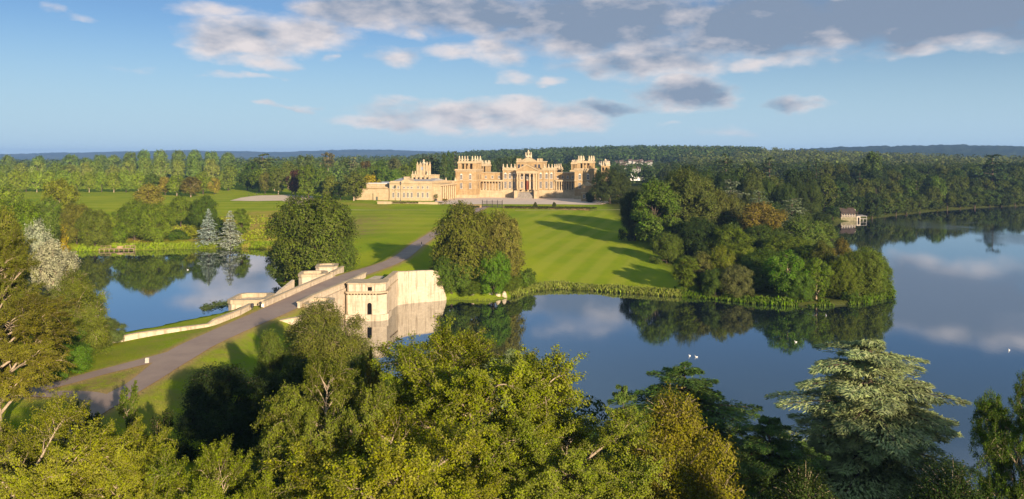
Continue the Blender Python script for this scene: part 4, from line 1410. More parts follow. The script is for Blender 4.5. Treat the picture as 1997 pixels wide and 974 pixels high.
# left bank of the left lake
LB = 'trees on the far bank of the left lake'
for a in ((35, 262, 100, 392, 'dome_mid', (0.150, 0.205, 0.017), 'mid green tree at the left edge above the pale tree'), (70, 300, 80, 398, 'dome_mid', (0.126, 0.174, 0.026), 'green tree right behind the silvery trees'),
          (15, 395, 70, 362, 'round_mid', G_LIME, 'light green round tree touching the left edge before the avenue'), (118, 395, 66, 350, 'round_mid2', (0.214, 0.214, 0.024), 'tall orange tinged tree left of the open lawn'), (95, 372, 56, 385, 'round_mid0', (0.158, 0.214, 0.021), 'green tree at the foot of the orange tinged tree'),
          (150, 352, 60, 398, 'dome_mid', (0.185, 0.178, 0.024), 'brown topped tree left of the jetty'), (185, 348, 64, 410, 'dome_mid', (0.163, 0.194, 0.024), 'broad green tree beside the jetty'),
          (108, 318, 44, 432, 'bush_mid0', G_YELLOW, 'yellow leaved bush right of the silvery tree'), (228, 356, 34, 444, 'bush_mid0', (0.150, 0.205, 0.017), 'rounded green bush right of the jetty'),
          (290, 392, 56, 360, 'oval_mid', (0.251, 0.222, 0.040), 'tall bronze topped tree behind the great clump on the lake bank'), (262, 366, 72, 392, 'dome_mid', (0.150, 0.205, 0.017), 'left half of the great green clump on the lake bank'), (306, 362, 68, 398, 'dome_mid', (0.150, 0.205, 0.017), 'right half of the great green clump on the lake bank'),
          (352, 402, 48, 383, 'round_mid1', (0.150, 0.205, 0.017), 'left of the two round trees behind the blue spruces'), (398, 396, 54, 382, 'dome_mid', (0.102, 0.155, 0.018), 'right and darker of the two round trees behind the blue spruces'),
          (345, 368, 44, 448, 'bush_mid0', (0.112, 0.165, 0.016), 'dark green bush in the meadow left of the blue spruces'), (372, 374, 40, 440, 'bush_mid0', (0.278, 0.290, 0.020), 'yellow green bush left of the blue spruces'), (470, 376, 36, 408, 'oval_mid', (0.150, 0.205, 0.017), 'green tree close behind the right blue spruce'),
          (422, 378, 40, 425, 'bush_mid0', G_DEEP, 'dark bush between the two blue spruces')):
    T(*a, name='bush' if 'bush' in a[4] else 'tree', cat='bush' if 'bush' in a[4] else 'tree', group=LB)
T(407, 360, 44, 409, 'spruce_mid0', G_SPRUCE, 'left of the two silver blue spruces at the lake edge', 'blue_spruce', group='blue spruces')
T(449, 357, 48, 412, 'spruce_mid1', G_SPRUCE, 'right and wider of the two silver blue spruces at the lake edge', 'blue_spruce', group='blue spruces')
# the great trees at the far end of the bridge
T(612, 250, 170, 382, 'dome_mid0', (0.127, 0.155, 0.021), 'great dark domed chestnut left of the road beyond the bridge', 'chestnut_tree', rz=0.3)
T(556, 256, 72, 470, 'dome_mid1', (0.112, 0.147, 0.021), 'low skirt of the great chestnut hanging over the left lake', 'tree', rz=0.3)
T(655, 247, 80, 455, 'dome_mid2', (0.121, 0.163, 0.020), 'leafy bush tree at the right foot of the great chestnut', 'tree', rz=1.3)
T(905, 236, 130, 398, 'dome_mid1', (0.152, 0.163, 0.024), 'great domed chestnut right of the road at the water edge', 'chestnut_tree', rz=2.0)
T(975, 240, 92, 414, 'dome_mid2', (0.186, 0.183, 0.032), 'lighter olive tree against the right side of the great chestnut', 'tree', rz=0.8)
T(880, 231, 80, 500, 'dome_mid0', (0.109, 0.163, 0.020), 'low leafy skirt of the great chestnut by the curved wing wall', 'tree', rz=0.8)
T(962, 232.5, 70, 490, 'dome_mid0', (0.132, 0.225, 0.018), 'bright green tree at the water below the great chestnut', 'tree', rz=2.8)
T(1012, 243, 38, 528, 'bush_mid0', (0.116, 0.178, 0.021), 'bright green bush right of the great chestnut', 'bush', 'bush')
T(1032, 247, 30, 524, 'bush_mid0', (0.105, 0.155, 0.021), 'round green bush at the end of the reed bank', 'bush', 'bush')
T(918, 230.3, 44, 548, 'dome_mid2', (0.115, 0.165, 0.016), 'leafy shrub overhanging the water between wing wall and bright green tree', 'bush', 'bush')
T(992, 236, 46, 536, 'dome_mid1', (0.105, 0.150, 0.016), 'leafy shrub at the water right of the bright green tree', 'bush', 'bush')
# peninsula
PN = 'trees on the wooded point in the lake'
for a in ((1338, 238, 56, 500, 'oval_mid', G_MID, 'leftmost tall green tree on the wooded point'), (1366, 240, 50, 492, 'oval_mid', (0.137, 0.150, 0.040), 'greyish green tree second from the left on the point'), (1408, 241, 54, 478, 'round_mid0', (0.162, 0.171, 0.016), 'yellow tinged tree behind the grey bush on the point'),
          (1437, 230, 62, 518, 'dome_mid', (0.118, 0.135, 0.046), 'rounded grey green bush tree at the water on the point'), (1395, 232, 52, 525, 'dome_mid', (0.087, 0.135, 0.021), 'low green tree between the greyish tree and the rounded grey green one'), (1490, 246, 90, 486, 'dome_mid', G_DEEP, 'dark shaded tree filling the middle of the point'),
          (1535, 226, 80, 490, 'round_mid0', (0.122, 0.207, 0.018), 'bright green maple in the middle of the point'), (1560, 223, 50, 530, 'dome_mid', (0.093, 0.157, 0.018), 'lower green tree at the foot of the bright maple'), (1592, 225, 56, 505, 'round_mid2', (0.124, 0.186, 0.018), 'green tree with pale limbs right of the bright maple'),
          (1602, 241, 44, 470, 'oval_mid', (0.108, 0.115, 0.022), 'brownish thin tree standing up behind the pale limbed tree'), (1640, 225.5, 60, 500, 'dome_mid', (0.130, 0.164, 0.018), 'olive tree between the pale limbed tree and the large rounded tree on the point'), (1640, 256, 50, 466, 'round_mid1', (0.149, 0.121, 0.026), 'olive brown tree just behind the olive tree on the point'),
          (1675, 231, 80, 490, 'dome_mid', (0.106, 0.143, 0.018), 'large rounded tree near the tip of the point'), (1708, 233, 58, 510, 'dome_mid', (0.099, 0.150, 0.018), 'last large tree at the tip of the point'), (1727, 235, 32, 545, 'bush_mid0', (0.118, 0.186, 0.018), 'low bush at the very tip of the point'),
          (1655, 223.5, 34, 560, 'bush_mid0', (0.085, 0.13, 0.016), 'low bush at the water below the large rounded tree on the point'), (1330, 239, 30, 555, 'bush_mid0', (0.118, 0.186, 0.018), 'low bush at the left foot of the point trees'), (1580, 268, 70, 478, 'dome_mid', G_DEEP, 'dark tree behind the pale limbed tree'), (1440, 262, 80, 476, 'dome_mid', G_MID, 'green tree rising behind the yellow tinged tree'), (1690, 262, 80, 484, 'dome_mid', G_MID, 'green tree on the far side of the point near its tip'),
          (1535, 280, 90, 460, 'dome_mid', G_MID, 'tall green tree behind the bright maple')):
    T(*a, name='bush' if 'bush' in a[4] else 'tree', cat='bush' if 'bush' in a[4] else 'tree', group=PN)
# lawn edge of the right hand wood
RW = 'trees along the lawn edge of the right hand wood'
for a in ((1190, 490, 78, 331, 'dome_mid', (0.058, 0.078, 0.018), 'dark round tree hiding the right end of the palace'), (1152, 505, 20, 372, 'bush_mid0', G_DARK, 'dark spreading yew before the right palace tower'),
          (1238, 330, 60, 372, 'dome_mid', (0.044, 0.058, 0.018), 'dark tree on the left edge of the right hand wood'), (1278, 312, 86, 352, 'oval_mid0', (0.116, 0.163, 0.024), 'tall fresh green tree at the lawn edge'), (1345, 330, 128, 332, 'dome_mid1', (0.112, 0.124, 0.024), 'huge olive tree behind the fresh green tree'),
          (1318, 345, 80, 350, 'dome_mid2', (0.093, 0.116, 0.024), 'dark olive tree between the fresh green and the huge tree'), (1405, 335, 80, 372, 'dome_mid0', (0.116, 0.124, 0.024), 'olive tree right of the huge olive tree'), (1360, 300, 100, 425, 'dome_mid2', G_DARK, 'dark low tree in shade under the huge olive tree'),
          (1488, 312, 92, 396, 'round_mid2', (0.163, 0.132, 0.024), 'orange brown topped tree in the middle of the wood'), (1425, 290, 80, 440, 'dome_mid1', G_MID, 'green tree between the wood edge and the point'), (1300, 285, 60, 455, 'dome_mid0', (0.093, 0.132, 0.021), 'low green tree at the corner of the lawn'),
          (1490, 300, 90, 440, 'dome_mid0', (0.093, 0.132, 0.021), 'green tree below the orange brown tree'), (1560, 330, 80, 420, 'round_mid0', (0.116, 0.163, 0.026), 'light green tree on the slope above the point'), (1600, 345, 60, 432, 'oval_mid1', (0.124, 0.171, 0.026), 'light green tree at the lake side of the wood')):
    T(*a, name='tree', group=RW)
for a in ((1425, 352, 74, 352, 'cedar_mid0', G_BLUE, 'upper blue grey cedar in the wood behind the huge olive tree'), (1545, 350, 74, 388, 'cedar_mid0', (0.171, 0.217, 0.112), 'lower blue grey cedar on the lake side of the wood'), (1480, 372, 50, 372, 'cedar_mid0', (0.155, 0.202, 0.099), 'small blue grey cedar between the two larger ones')):
    T(*a, name='cedar_tree', group='blue grey cedars in the wood')
# slope of the wood towards the boathouse, rows front to back
tones = (((0.056, 0.088, 0.019), 'dark green'), ((0.072, 0.104, 0.019), 'green'), ((0.087, 0.107, 0.021), 'olive'), ((0.039, 0.060, 0.014), 'blackish green'))  # leaf colours kept dark in place of cloud shade on the wood
nth = ('first', 'second', 'third', 'fourth', 'fifth', 'sixth', 'seventh', 'eighth', 'ninth', 'tenth', 'eleventh', 'twelfth', 'thirteenth', 'fourteenth', 'fifteenth', 'sixteenth', 'seventeenth', 'eighteenth', 'nineteenth', 'twentieth')
rows = ((395, 1455, 1610, 20, 400, 'front row of the wooded slope'), (450, 1300, 1600, 24, 360, 'second row of the wooded slope'), (515, 1330, 1620, 21, 345, 'third row of the wooded slope'))
rr = random.Random(5)
for (yy, x0, x1, n_, top, txt) in rows:
    n = max(5, int((x1 - x0) / 30))
    for k in range(n):
        px = x0 + (x1 - x0) * (k + 0.5) / n + rr.uniform(-5, 5)
        c, nm = tones[rr.randrange(4)]
        tt = top - 26 * (1 - (px - 1240) / 420) + rr.uniform(-8, 8) if yy > 400 else top + (px - 1450) * 0.12 + rr.uniform(-6, 8)
        T(px, yy + rr.uniform(-10, 10), rr.uniform(44, 58), tt, 'round_far' if yy > 480 else 'dome_mid', c, '%s tree, %s from the left, %s' % (nm, nth[k], txt), 'tree', group='trees on the slope of the right hand wood')
# far shore of the right lake
FS = 'trees on the far shore of the right lake'
shore_px = np.array([1648, 1690, 1750, 1830, 1920, 1997, 2080])
shore_y = np.array([506, 517, 553, 599, 634, 660, 700])
for r_, (dy, txt, hmin, hmax, st) in enumerate(((1.5, 'waterside row', 12, 18, 25), (42, 'second row', 18, 24, 27), (90, 'third row', 20, 26, 30), (150, 'fourth row', 20, 25, 31))):
    px, k = 1672 if r_ == 0 else 1612, 0
    while px < 2010 and k < 20:
        yy = float(np.interp(px, shore_px, shore_y)) + dy + rr.uniform(-6, 6)
        x = XP(px, yy)
        c, nm = tones[rr.randrange(4)]
        h = rr.uniform(hmin, hmax)
        kind = ('round_far3' if r_ == 0 else 'round_far') if rr.random() < 0.82 else ('cedar_far' if rr.random() < .6 else 'spruce_far')
        tree_at(x, yy, h, (st + rr.uniform(2, 12)) / FPX * yy * 1.12, kind if kind in PROTO else pick(kind), c, '%s %s, %s right of the boathouse, %s of the far shore' % (nm, {'round_far': 'round tree', 'round_far3': 'round tree', 'cedar_far': 'layered cedar', 'spruce_far': 'pointed spruce'}[kind], nth[k], txt), 'cedar_tree' if kind[0] == 'c' else ('spruce_tree' if kind[0] == 's' else 'tree'), group=FS)
        px += st * rr.uniform(0.8, 1.2)
        k += 1
for a in ((1700, 640, 40, 297, 'round_far3', (0.078, 0.116, 0.026), 'one tall dark tree standing above the skyline of the far wood', 'tree'), (1576, 600, 14, 306, 'spruce_far0', G_DARK, 'left of the two dark pointed spruces on the wood skyline', 'spruce_tree'), (1592, 610, 15, 305, 'spruce_far0', G_DARK, 'right of the two dark pointed spruces on the wood skyline', 'spruce_tree'),
          (1416, 560, 40, 301, 'cedar_far0', (0.052, 0.078, 0.024), 'dark layered cedar above the wood behind the huge olive tree', 'cedar_tree'), (1500, 560, 48, 308, 'cedar_far0', (0.058, 0.085, 0.028), 'wide dark layered cedar left of the two spruces', 'cedar_tree'), (1935, 690, 60, 302, 'cedar_far0', (0.052, 0.078, 0.024), 'tall layered cedar on the skyline near the right edge', 'cedar_tree'),
          (1690, 527, 40, 398, 'round_far1', (0.132, 0.186, 0.018), 'bright green tree right beside the boathouse', 'tree'), (1828, 606, 30, 345, 'round_far1', (0.109, 0.163, 0.021), 'fresh green tall tree on the middle of the far shore', 'tree'), (1460, 570, 40, 316, 'round_far0', (0.078, 0.109, 0.026), 'round tree on the skyline left of the wide cedar', 'tree')):
    T(*a[:7], name=a[7], group=None)
T(1624, 498, 30, 402, 'round_far3', (0.055, 0.085, 0.016), 'dark bushy tree at the water just left of the boathouse', 'tree')
T(1612, 470, 30, 418, 'round_far3', (0.065, 0.095, 0.016), 'low bushy tree on the shore before the boathouse', 'tree')
# avenue on the left
AV = 'trees of the avenue left of the palace'
for k, px in enumerate((2, 29, 51, 72, 97, 124, 150, 174, 198, 222, 246, 270)):
    T(px, 640 + TRNG.uniform(-4, 4), TRNG.uniform(27, 31), TRNG.uniform(330, 338), 'round_far0' if k % 2 else 'round_far2', (0.220, 0.283, 0.029), 'light green round headed lime, %s from the left in the front row of the avenue' % nth[k], 'lime_tree', group=AV)
for k, (px, top) in enumerate(((8, 322), (42, 318), (74, 313), (107, 316), (138, 322), (168, 317), (186, 314), (218, 322), (250, 315), (282, 307), (312, 309), (346, 311), (378, 309), (412, 311))):
    T(px, 770 + TRNG.uniform(-8, 8), TRNG.uniform(27, 33), top, 'round_far', (0.227, 0.268, 0.053) if k % 3 else (0.158, 0.217, 0.040), 'taller pale green tree, %s from the left in the second row of the avenue' % nth[k], 'lime_tree', group=AV)
for k, (px, top) in enumerate(((15, 303), (76, 304), (138, 302), (168, 308), (197, 302), (221, 303), (253, 297), (281, 293), (312, 293), (348, 294), (379, 293), (413, 296), (444, 298))):
    T(px, 990 + TRNG.uniform(-10, 10), TRNG.uniform(25, 29), top, 'round_far1', (0.139, 0.199, 0.046), 'tall blue green tree, %s from the left in the back row of the avenue' % nth[k], 'lime_tree', group=AV)
for a in ((298, 615, 34, 340, 'round_far3', G_MID, 'green tree behind the bronze topped clump'), (322, 600, 28, 345, 'round_far1', (0.223, 0.189, 0.026), 'small orange tree right of the avenue front row'), (345, 590, 36, 342, 'round_far0', (0.186, 0.255, 0.026), 'pale green tree left of the brown one'),
          (372, 575, 38, 345, 'round_far0', (0.158, 0.128, 0.026), 'dull brown leaved round tree at the lawn'), (396, 610, 34, 335, 'round_far2', G_LIME, 'light green tree behind the brown leaved one'), (418, 610, 24, 347, 'round_far2', (0.278, 0.237, 0.034), 'small golden round tree with a clear trunk on the lawn'), (445, 660, 34, 322, 'round_far2', (0.186, 0.227, 0.033), 'old oak with a thick pale trunk at the end of the avenue')):
    T(*a, name='oak_tree' if 'oak' in a[6] else 'tree', group='trees between the avenue and the gravel yard')
# dark clump between avenue and palace
CL = 'tree clump behind the gravel yard'
for a in ((512, 720, 62, 301, 'cedar_far0', (0.147, 0.186, 0.040), 'broad flat topped cedar crowning the clump', 'cedar_tree'), (482, 660, 34, 335, 'round_far3', G_DEEP, 'dark tree at the left end of the clump', 'tree'), (505, 640, 34, 330, 'round_far3', G_MID, 'green tree below the flat topped cedar', 'tree'), (492, 690, 40, 318, 'round_far3', G_DEEP, 'dark tree left under the flat topped cedar', 'tree'), (535, 650, 40, 325, 'round_far0', G_MID, 'green round tree right under the flat topped cedar', 'tree'),
          (517, 608, 22, 336, 'round_far1', (0.132, 0.124, 0.024), 'slim brownish tree at the back of the gravel yard', 'tree'), (543, 604, 32, 330, 'round_far0', (0.116, 0.147, 0.024), 'green round tree at the back of the gravel yard', 'tree'), (562, 690, 36, 315, 'round_far0', (0.139, 0.171, 0.026), 'light green tree behind the copper beech', 'tree'), (577, 585, 34, 332, 'round_far3', G_COPPER, 'dark red copper beech at the end of the gravel yard', 'copper_beech'),
          (602, 552, 46, 322, 'round_far3', G_MID, 'large green tree right of the copper beech', 'tree'), (628, 548, 38, 327, 'round_far0', (0.132, 0.178, 0.026), 'green tree second to the right of the copper beech', 'tree'), (646, 530, 36, 343, 'round_far2', (0.163, 0.186, 0.026), 'small light tree with a clear trunk before the chimneys', 'tree'), (690, 521, 50, 336, 'round_far0', (0.132, 0.152, 0.026), 'round tree with a clear trunk left of the low palace wing', 'tree'),
          (664, 526, 34, 358, 'round_far3', G_DARK, 'low dark tree between the two clear trunked trees', 'tree'), (640, 800, 26, 298, 'pine_far0', (0.139, 0.132, 0.046), 'tall thin pine with a bare pale trunk on the skyline', 'pine_tree'), (598, 760, 42, 303, 'round_far1', (0.116, 0.155, 0.040), 'blue green tree on the skyline left of the thin pine', 'tree'), (675, 780, 34, 308, 'round_far0', (0.116, 0.155, 0.040), 'blue green tree on the skyline right of the thin pine', 'tree'),
          (690, 760, 30, 307, 'cedar_far0', (0.186, 0.202, 0.079), 'grey green cedar on the skyline above the low palace wing', 'cedar_tree'), (722, 545, 50, 342, 'bush_mid0', (0.388, 0.295, 0.013), 'yellow leaved hedge like bush behind the low palace wing', 'bush')):
    T(*a[:7], name=a[7], cat='bush' if a[7] == 'bush' else 'tree', group=CL)
# wood behind the palace: front rows as trees of their own
WP = 'trees of the wood behind the palace'
for k, (px, yy, top, kind, c, lab) in enumerate(((705, 640, 328, 'round_far0', G_MID, 'green tree above the yellow bush'), (728, 650, 322, 'round_far1', (0.132, 0.178, 0.026), 'bright green tree right above the yellow bush'), (750, 640, 325, 'round_far3', (0.124, 0.178, 0.024), 'bright green dome left of the clock tower'), (772, 630, 330, 'round_far0', (0.139, 0.202, 0.024), 'light green tree two left of the clock tower'), (792, 640, 321, 'round_far2', (0.155, 0.194, 0.026), 'light green tree close left of the clock tower'),
                                                  (742, 720, 312, 'round_far0', G_DEEP, 'dark tree behind the bright green dome'), (770, 730, 309, 'round_far1', (0.139, 0.139, 0.040), 'brownish tree behind the clock tower left side'), (715, 720, 315, 'round_far3', (0.132, 0.093, 0.033), 'reddish tree in the back of the wood'), (812, 700, 310, 'round_far0', G_MID, 'green tree behind the clock tower'),
                                                  (835, 690, 306, 'pine_far0', (0.078, 0.109, 0.033), 'bare trunked pine right of the clock tower'), (850, 680, 303, 'cedar_far0', (0.078, 0.116, 0.033), 'dark layered cedar right of the clock tower'), (866, 655, 300, 'column_far0', (0.085, 0.124, 0.029), 'left of three dark columnar trees beside the left palace tower'), (874, 660, 296, 'column_far0', (0.078, 0.121, 0.029), 'middle of three dark columnar trees beside the left palace tower'), (882, 665, 298, 'column_far0', (0.085, 0.127, 0.032), 'right of three dark columnar trees beside the left palace tower'),
                                                  (888, 700, 296, 'cedar_far0', (0.058, 0.085, 0.033), 'tall spreading cedar above the columnar trees'), (825, 760, 302, 'spruce_far0', (0.052, 0.078, 0.028), 'dark pointed tree on the skyline right of the clock tower'), (842, 780, 301, 'spruce_far0', (0.052, 0.078, 0.028), 'second dark pointed tree on the skyline right of the clock tower'),
                                                  (955, 700, 314, 'round_far0', (0.078, 0.109, 0.033), 'dark tree left behind the central block'), (975, 710, 309, 'round_far3', (0.052, 0.075, 0.024), 'blackish tree between the left tower and the central block'), (990, 740, 306, 'round_far0', (0.078, 0.109, 0.037), 'dark tree close behind the left roof of the central block'), (1010, 760, 304, 'round_far1', (0.078, 0.109, 0.037), 'dark tree behind the left attic of the central block'),
                                                  (1075, 720, 316, 'round_far0', (0.058, 0.086, 0.027), 'dark tree right behind the central block'), (1098, 710, 320, 'round_far3', (0.058, 0.086, 0.027), 'dark tree behind the right colonnade'), (1115, 740, 314, 'round_far0', (0.052, 0.078, 0.027), 'dark tree left behind the right tower'), (1205, 700, 322, 'round_far3', (0.058, 0.081, 0.027), 'dark tree behind the right clock tower'), (1262, 720, 327, 'round_far0', (0.039, 0.058, 0.022), 'dark tree right of the white tents'), (1300, 700, 325, 'round_far3', (0.046, 0.065, 0.022), 'dark round tree below the stubble field'), (1340, 690, 322, 'round_far0', (0.052, 0.073, 0.022), 'dark round tree right of the stubble field'))):
    T(px, yy, TRNG.uniform(11, 14) if 'column' in kind else (16 if kind[:2] == 'sp' else TRNG.uniform(28, 36)), top, kind, c, lab, {'p': 'pine_tree', 's': 'spruce_tree'}.get(kind[0], 'cedar_tree' if kind[:2] == 'ce' else 'tree'), group=WP)
# tall beeches standing beside and behind the viewpoint, whose shade falls on the foot of the picture
for (x, y, h, w) in ((66, 22, 25, 20), (88, 34, 26, 20), (46, 2, 20, 18), (20, -14, 18, 18), (108, 52, 25, 18), (70, 46, 18, 15)):
    tree_at(x, y, h, w, 'dome_mid0', G_MID, 'tall leafy beech standing right beside the viewpoint', 'beech_tree', 'tree', 'beeches beside the viewpoint')
# ------------------------------------------------------------------ the palace
PTH = R(12.7)
PO = (10.6, 558.0, 12.0)
PS, PC = math.sin(PTH), math.cos(PTH)
MGOLD = stone_mat('golden_limestone', (0.385, 0.26, 0.115), (0.20, 0.135, 0.07), (0.47, 0.335, 0.175), 0.7, 0.6, 0.3)
MCREAM = stone_mat('cream_limestone', (0.49, 0.38, 0.22), (0.27, 0.19, 0.105), (0.54, 0.43, 0.265), 0.7, 0.5, 0.3)
MSTEP = simple_mat('grey_steps', (0.26, 0.23, 0.19), 0.9, 0.2, 0.8)
MLEAD = simple_mat('lead_roof', (0.34, 0.33, 0.32), 0.6, 0.15, 0.4)
MGLASS = simple_mat('window_glass', (0.045, 0.05, 0.06), 0.12, 0.25, 0.6, 0.5)
MSASH = simple_mat('white_sash', (0.66, 0.60, 0.50), 0.6, 0.05, 2.0)
MDOOR = simple_mat('red_brown_door', (0.20, 0.055, 0.022), 0.6, 0.2, 1.0)
MGILT = simple_mat('pale_finial', (0.50, 0.41, 0.27), 0.7, 0.25, 0.8)
palace = empty('palace', PO, -PTH, label='golden stone baroque palace with a pillared portico and towers across the lawn', cat='palace')


def U(px, v):
    k = (px - CX) / FPX
    return (k * (PO[1] + v * PC) - PO[0] - v * PS) / (PC + k * PS)


def ZU(py, u, v):
    return ZP(py, PO[1] - u * PS + v * PC) - PO[2]


def ubox(mb, x0, x1, v0, v1, ytop, ybase=None, grow=0.0):
    a, b = U(x0, v0) - grow, U(x1, v0) + grow
    um = (a + b) / 2
    z1 = ZU(ytop, um, v0)
    z0 = -0.6 if ybase is None else ZU(ybase, um, v0)
    mb.box(a, b, v0 - grow, v1 + grow, z0, z1)
    return a, b, z0, z1


WIN = {}


def window(parent, px, y0, y1, wpx, v, arched=False):
    """sash window: pale surround, dark glass with bars; drawn proud of the wall at depth v"""
    u = U(px, v)
    z1, z0 = ZU(y0, u, v), ZU(y1, u, v)
    w, h = wpx * 0.46, z1 - z0
    key = (round(w, 1), round(h, 1), arched)
    if key not in WIN:
        m = MB()
        f = 0.16
        m.box(-w / 2 - f, -w / 2, -0.16, 0.02, -f, h + f)
        m.box(w / 2, w / 2 + f, -0.16, 0.02, -f, h + f)
        m.box(-w / 2, w / 2, -0.16, 0.02, h, h + f)
        m.box(-w / 2 - f - .1, w / 2 + f + .1, -0.26, -0.165, -f - .12, 0.0)
        m.box(-0.06, 0.06, -0.1, -0.055, 0, h)
        n = max(1, int(h / 1.0))
        for i in range(1, n + 1):
            z = h * i / (n + 1)
            m.box(-w / 2, w / 2, -0.1, -0.057, z - .05, z + .05)
        if arched:
            m.profile_y([(-w / 2 - f, h + f + .003), (w / 2 + f, h + f + .003), (w * .3, h + f + w * .42), (0, h + f + w * .55), (-w * .3, h + f + w * .42)], -0.14, 0.02)
        m.cur = 1
        m.box(-w / 2, w / 2, -0.05, 0.0, 0.0, h)
        WIN[key] = m.mesh('window', MSASH, MGLASS)
    return link('window', WIN[key], parent, (u, v, z0))


def finial(mb, u, v, z, h, r=0.55):
    mb.lathe(u, v, [(r, z), (r, z + h * .18), (r * .55, z + h * .24), (r * .62, z + h * .5), (r * .34, z + h * .62), (r * .5, z + h * .72), (r * .42, z + h * .86), (r * .1, z + h)], 8)


# --- central block
b = MB()
ubox(b, 980, 1083, 0, 34, 333)
hall = b.build('central_block', MGOLD, palace)
c = MB()
ubox(c, 979.3, 1084.0, -0.7, 34.5, 331.2, 332.9)
ubox(c, 979.5, 1083.7, -0.5, 34.3, 352.2, 353.4)
ubox(c, 979.0, 1084.0, -1.0, 34.5, 370.5)
c.build('cornice', MCREAM, hall)
c = MB()
for x0, x1 in ((980, 1006.5), (1057.5, 1083)):
    ubox(c, x0, x1, 0, 0.7, 327.6, 331.15)
ua, ub = U(980, 0), U(1083, 0)
zb, zt_ = ZU(331.15, 0, 0), ZU(327.6, 0, 0)
c.box(ua, ua + .7, 0.703, 34, zb, zt_)
c.box(ub - .7, ub, 0.703, 34, zb, zt_)
c.build('balustrade', MCREAM, hall)
for px in (981.5, 989, 997, 1004, 1062, 1070, 1076.5, 1082):
    m = MB()
    finial(m, U(px, .4), .4, zt_, 2.8, .85)
    m.build('finial', MGILT, hall)
for k in range(3):
    m = MB()
    finial(m, ub - .4, 9 + 9 * k, zt_, 2.8, .85)
    m.build('finial', MGILT, hall)
for px in (985.8, 994.5, 1002.6, 1054.5, 1066, 1075.5):
    window(hall, px, 339.5, 348.5, 3.2, -0.01, True)
    window(hall, px, 355, 367, 3.2, -0.01)
for px in (981.3, 990.2, 998.6, 1049.8, 1060.6, 1071, 1081.6):
    m = MB()
    ubox(m, px - .8, px + .8, -0.45, 0.2, 333.05, 352.1)
    ubox(m, px - .8, px + .8, -0.45, 0.2, 353.5, 370.4)
    m.build('pilaster', MCREAM, hall)
# attic with its upper pediment
b = MB()
ubox(b, 1007, 1056.5, 9, 30, 317.0, 331.1)
attic = b.build('attic', MGOLD, hall)
c = MB()
a0, a1, _, zt2 = ubox(c, 1006.4, 1057.2, 8.5, 30.5, 314.8, 316.9)
um = (U(1015.5, 8) + U(1043.5, 8)) / 2
hw = (U(1043.5, 8) - U(1015.5, 8)) / 2
c.profile_y([(um - hw, zt2 + .003), (um + hw, zt2 + .003), (um + hw, zt2 + .5), (um, zt2 + 3.0), (um - hw, zt2 + .5)], 8.2, 14)
for px in (1009.5, 1014, 1049.5, 1054.5):
    ubox(c, px - 2, px + 2, 12, 16, 309.6, 314.75)
c.build('pediment', MCREAM, attic)
w_ = MB()
for px in (1012, 1019, 1044.5, 1051.5):
    ubox(w_, px - 2, px + 2, 8.9, 9.3, 321, 328.5)
w_.build('window', MGLASS, attic)
m = MB()
m.box(um - 1.6, um + 1.6, 8.6, 11.5, zt2 + 3.0, zt2 + 4.0)
m.lathe(um, 10, [(1.0, zt2 + 4.003), (.55, zt2 + 5.0), (1.0, zt2 + 6.0), (1.05, zt2 + 6.5), (.35, zt2 + 7.4), (.5, zt2 + 7.7), (.15, zt2 + 8.2)], 8)
m.lathe(um - 1.9, 10, [(.7, zt2 + 2.6), (.6, zt2 + 4.2), (.35, zt2 + 5.4), (.5, zt2 + 5.8), (.15, zt2 + 6.4)], 7)
m.lathe(um + 1.9, 10, [(.7, zt2 + 2.6), (.6, zt2 + 4.4), (.35, zt2 + 5.6), (.5, zt2 + 6.0), (.15, zt2 + 6.6)], 7)
m.build('statue_group', MGILT, attic)
# portico
pv = -6.0
pt = MB()
ubox(pt, 1006.6, 1048, pv, 0.0, 333.5, 338.8)
portico = pt.build('portico', MCREAM, palace)
p0_, p1_ = U(1005.8, pv), U(1048.8, pv)
pm = (p0_ + p1_) / 2
zpe = ZU(333.5, pm, pv)
zap = ZU(322.6, pm, pv)
c = MB()
c.profile_y([(p0_, zpe + .003), (p1_, zpe + .003), (pm, zap)], pv - 0.2, 9)
c.build('pediment', MGOLD, portico)
c = MB()
for sgn, pe in ((-1, p0_), (1, p1_)):
    d = Vector((pm - pe, 0, zap - zpe)).normalized()
    nn = Vector((-d.z, 0, d.x)) * (1 if sgn < 0 else -1)
    q = [Vector((pe, 0, zpe + .05)), Vector((pm, 0, zap + .05)), Vector((pm, 0, zap + 0.75)), Vector((pe, 0, zpe + .05)) + nn * .6]
    c.profile_y([(w.x, w.z) for w in q], pv - 0.7, pv - 0.205)
c.build('raking_cornice', MCREAM, portico)
zc0, zc1 = ZU(370.4, pm, pv), ZU(338.9, pm, pv)
for px in (1009.3, 1013.6, 1021.6, 1033.0, 1040.7, 1045.6):
    m = MB()
    m.lathe(U(px, pv + 1), pv + 1.1, [(.78, zc0), (.78, zc0 + .4), (.60, zc0 + .6), (.52, zc1 - 1.2), (.6, zc1 - 1.0), (.85, zc1 - .1), (.85, zc1)], 12)
    m.build('column', MCREAM, portico)
m = MB()
ubox(m, 1024.3, 1031.2, -0.35, 0.1, 353.5, 370.4)
m.build('door', MDOOR, portico)
window(portico, 1027.6, 341.0, 350, 4.2, -0.02, True)
for px in (1017.6, 1037.0):
    window(portico, px, 341.5, 349.5, 3.0, -0.02, True)
    window(portico, px, 355, 367, 3.0, -0.02)
m = MB()
for k in range(8):
    m.box(U(1009, pv) - .0, U(1040.6, pv) + .0, pv - 5.5 + k * .7, 0.0, (k * .5 if k else -0.5) + (.003 if k else 0), k * .5 + .5)
m.build('steps', MSTEP, portico)
for x0, x1 in ((1002.6, 1008.6), (1041.2, 1047.6)):
    m = MB()
    ubox(m, x0, x1, pv - 5.2, pv + 3, 372.2)
    m.build('step_block', MCREAM, portico)


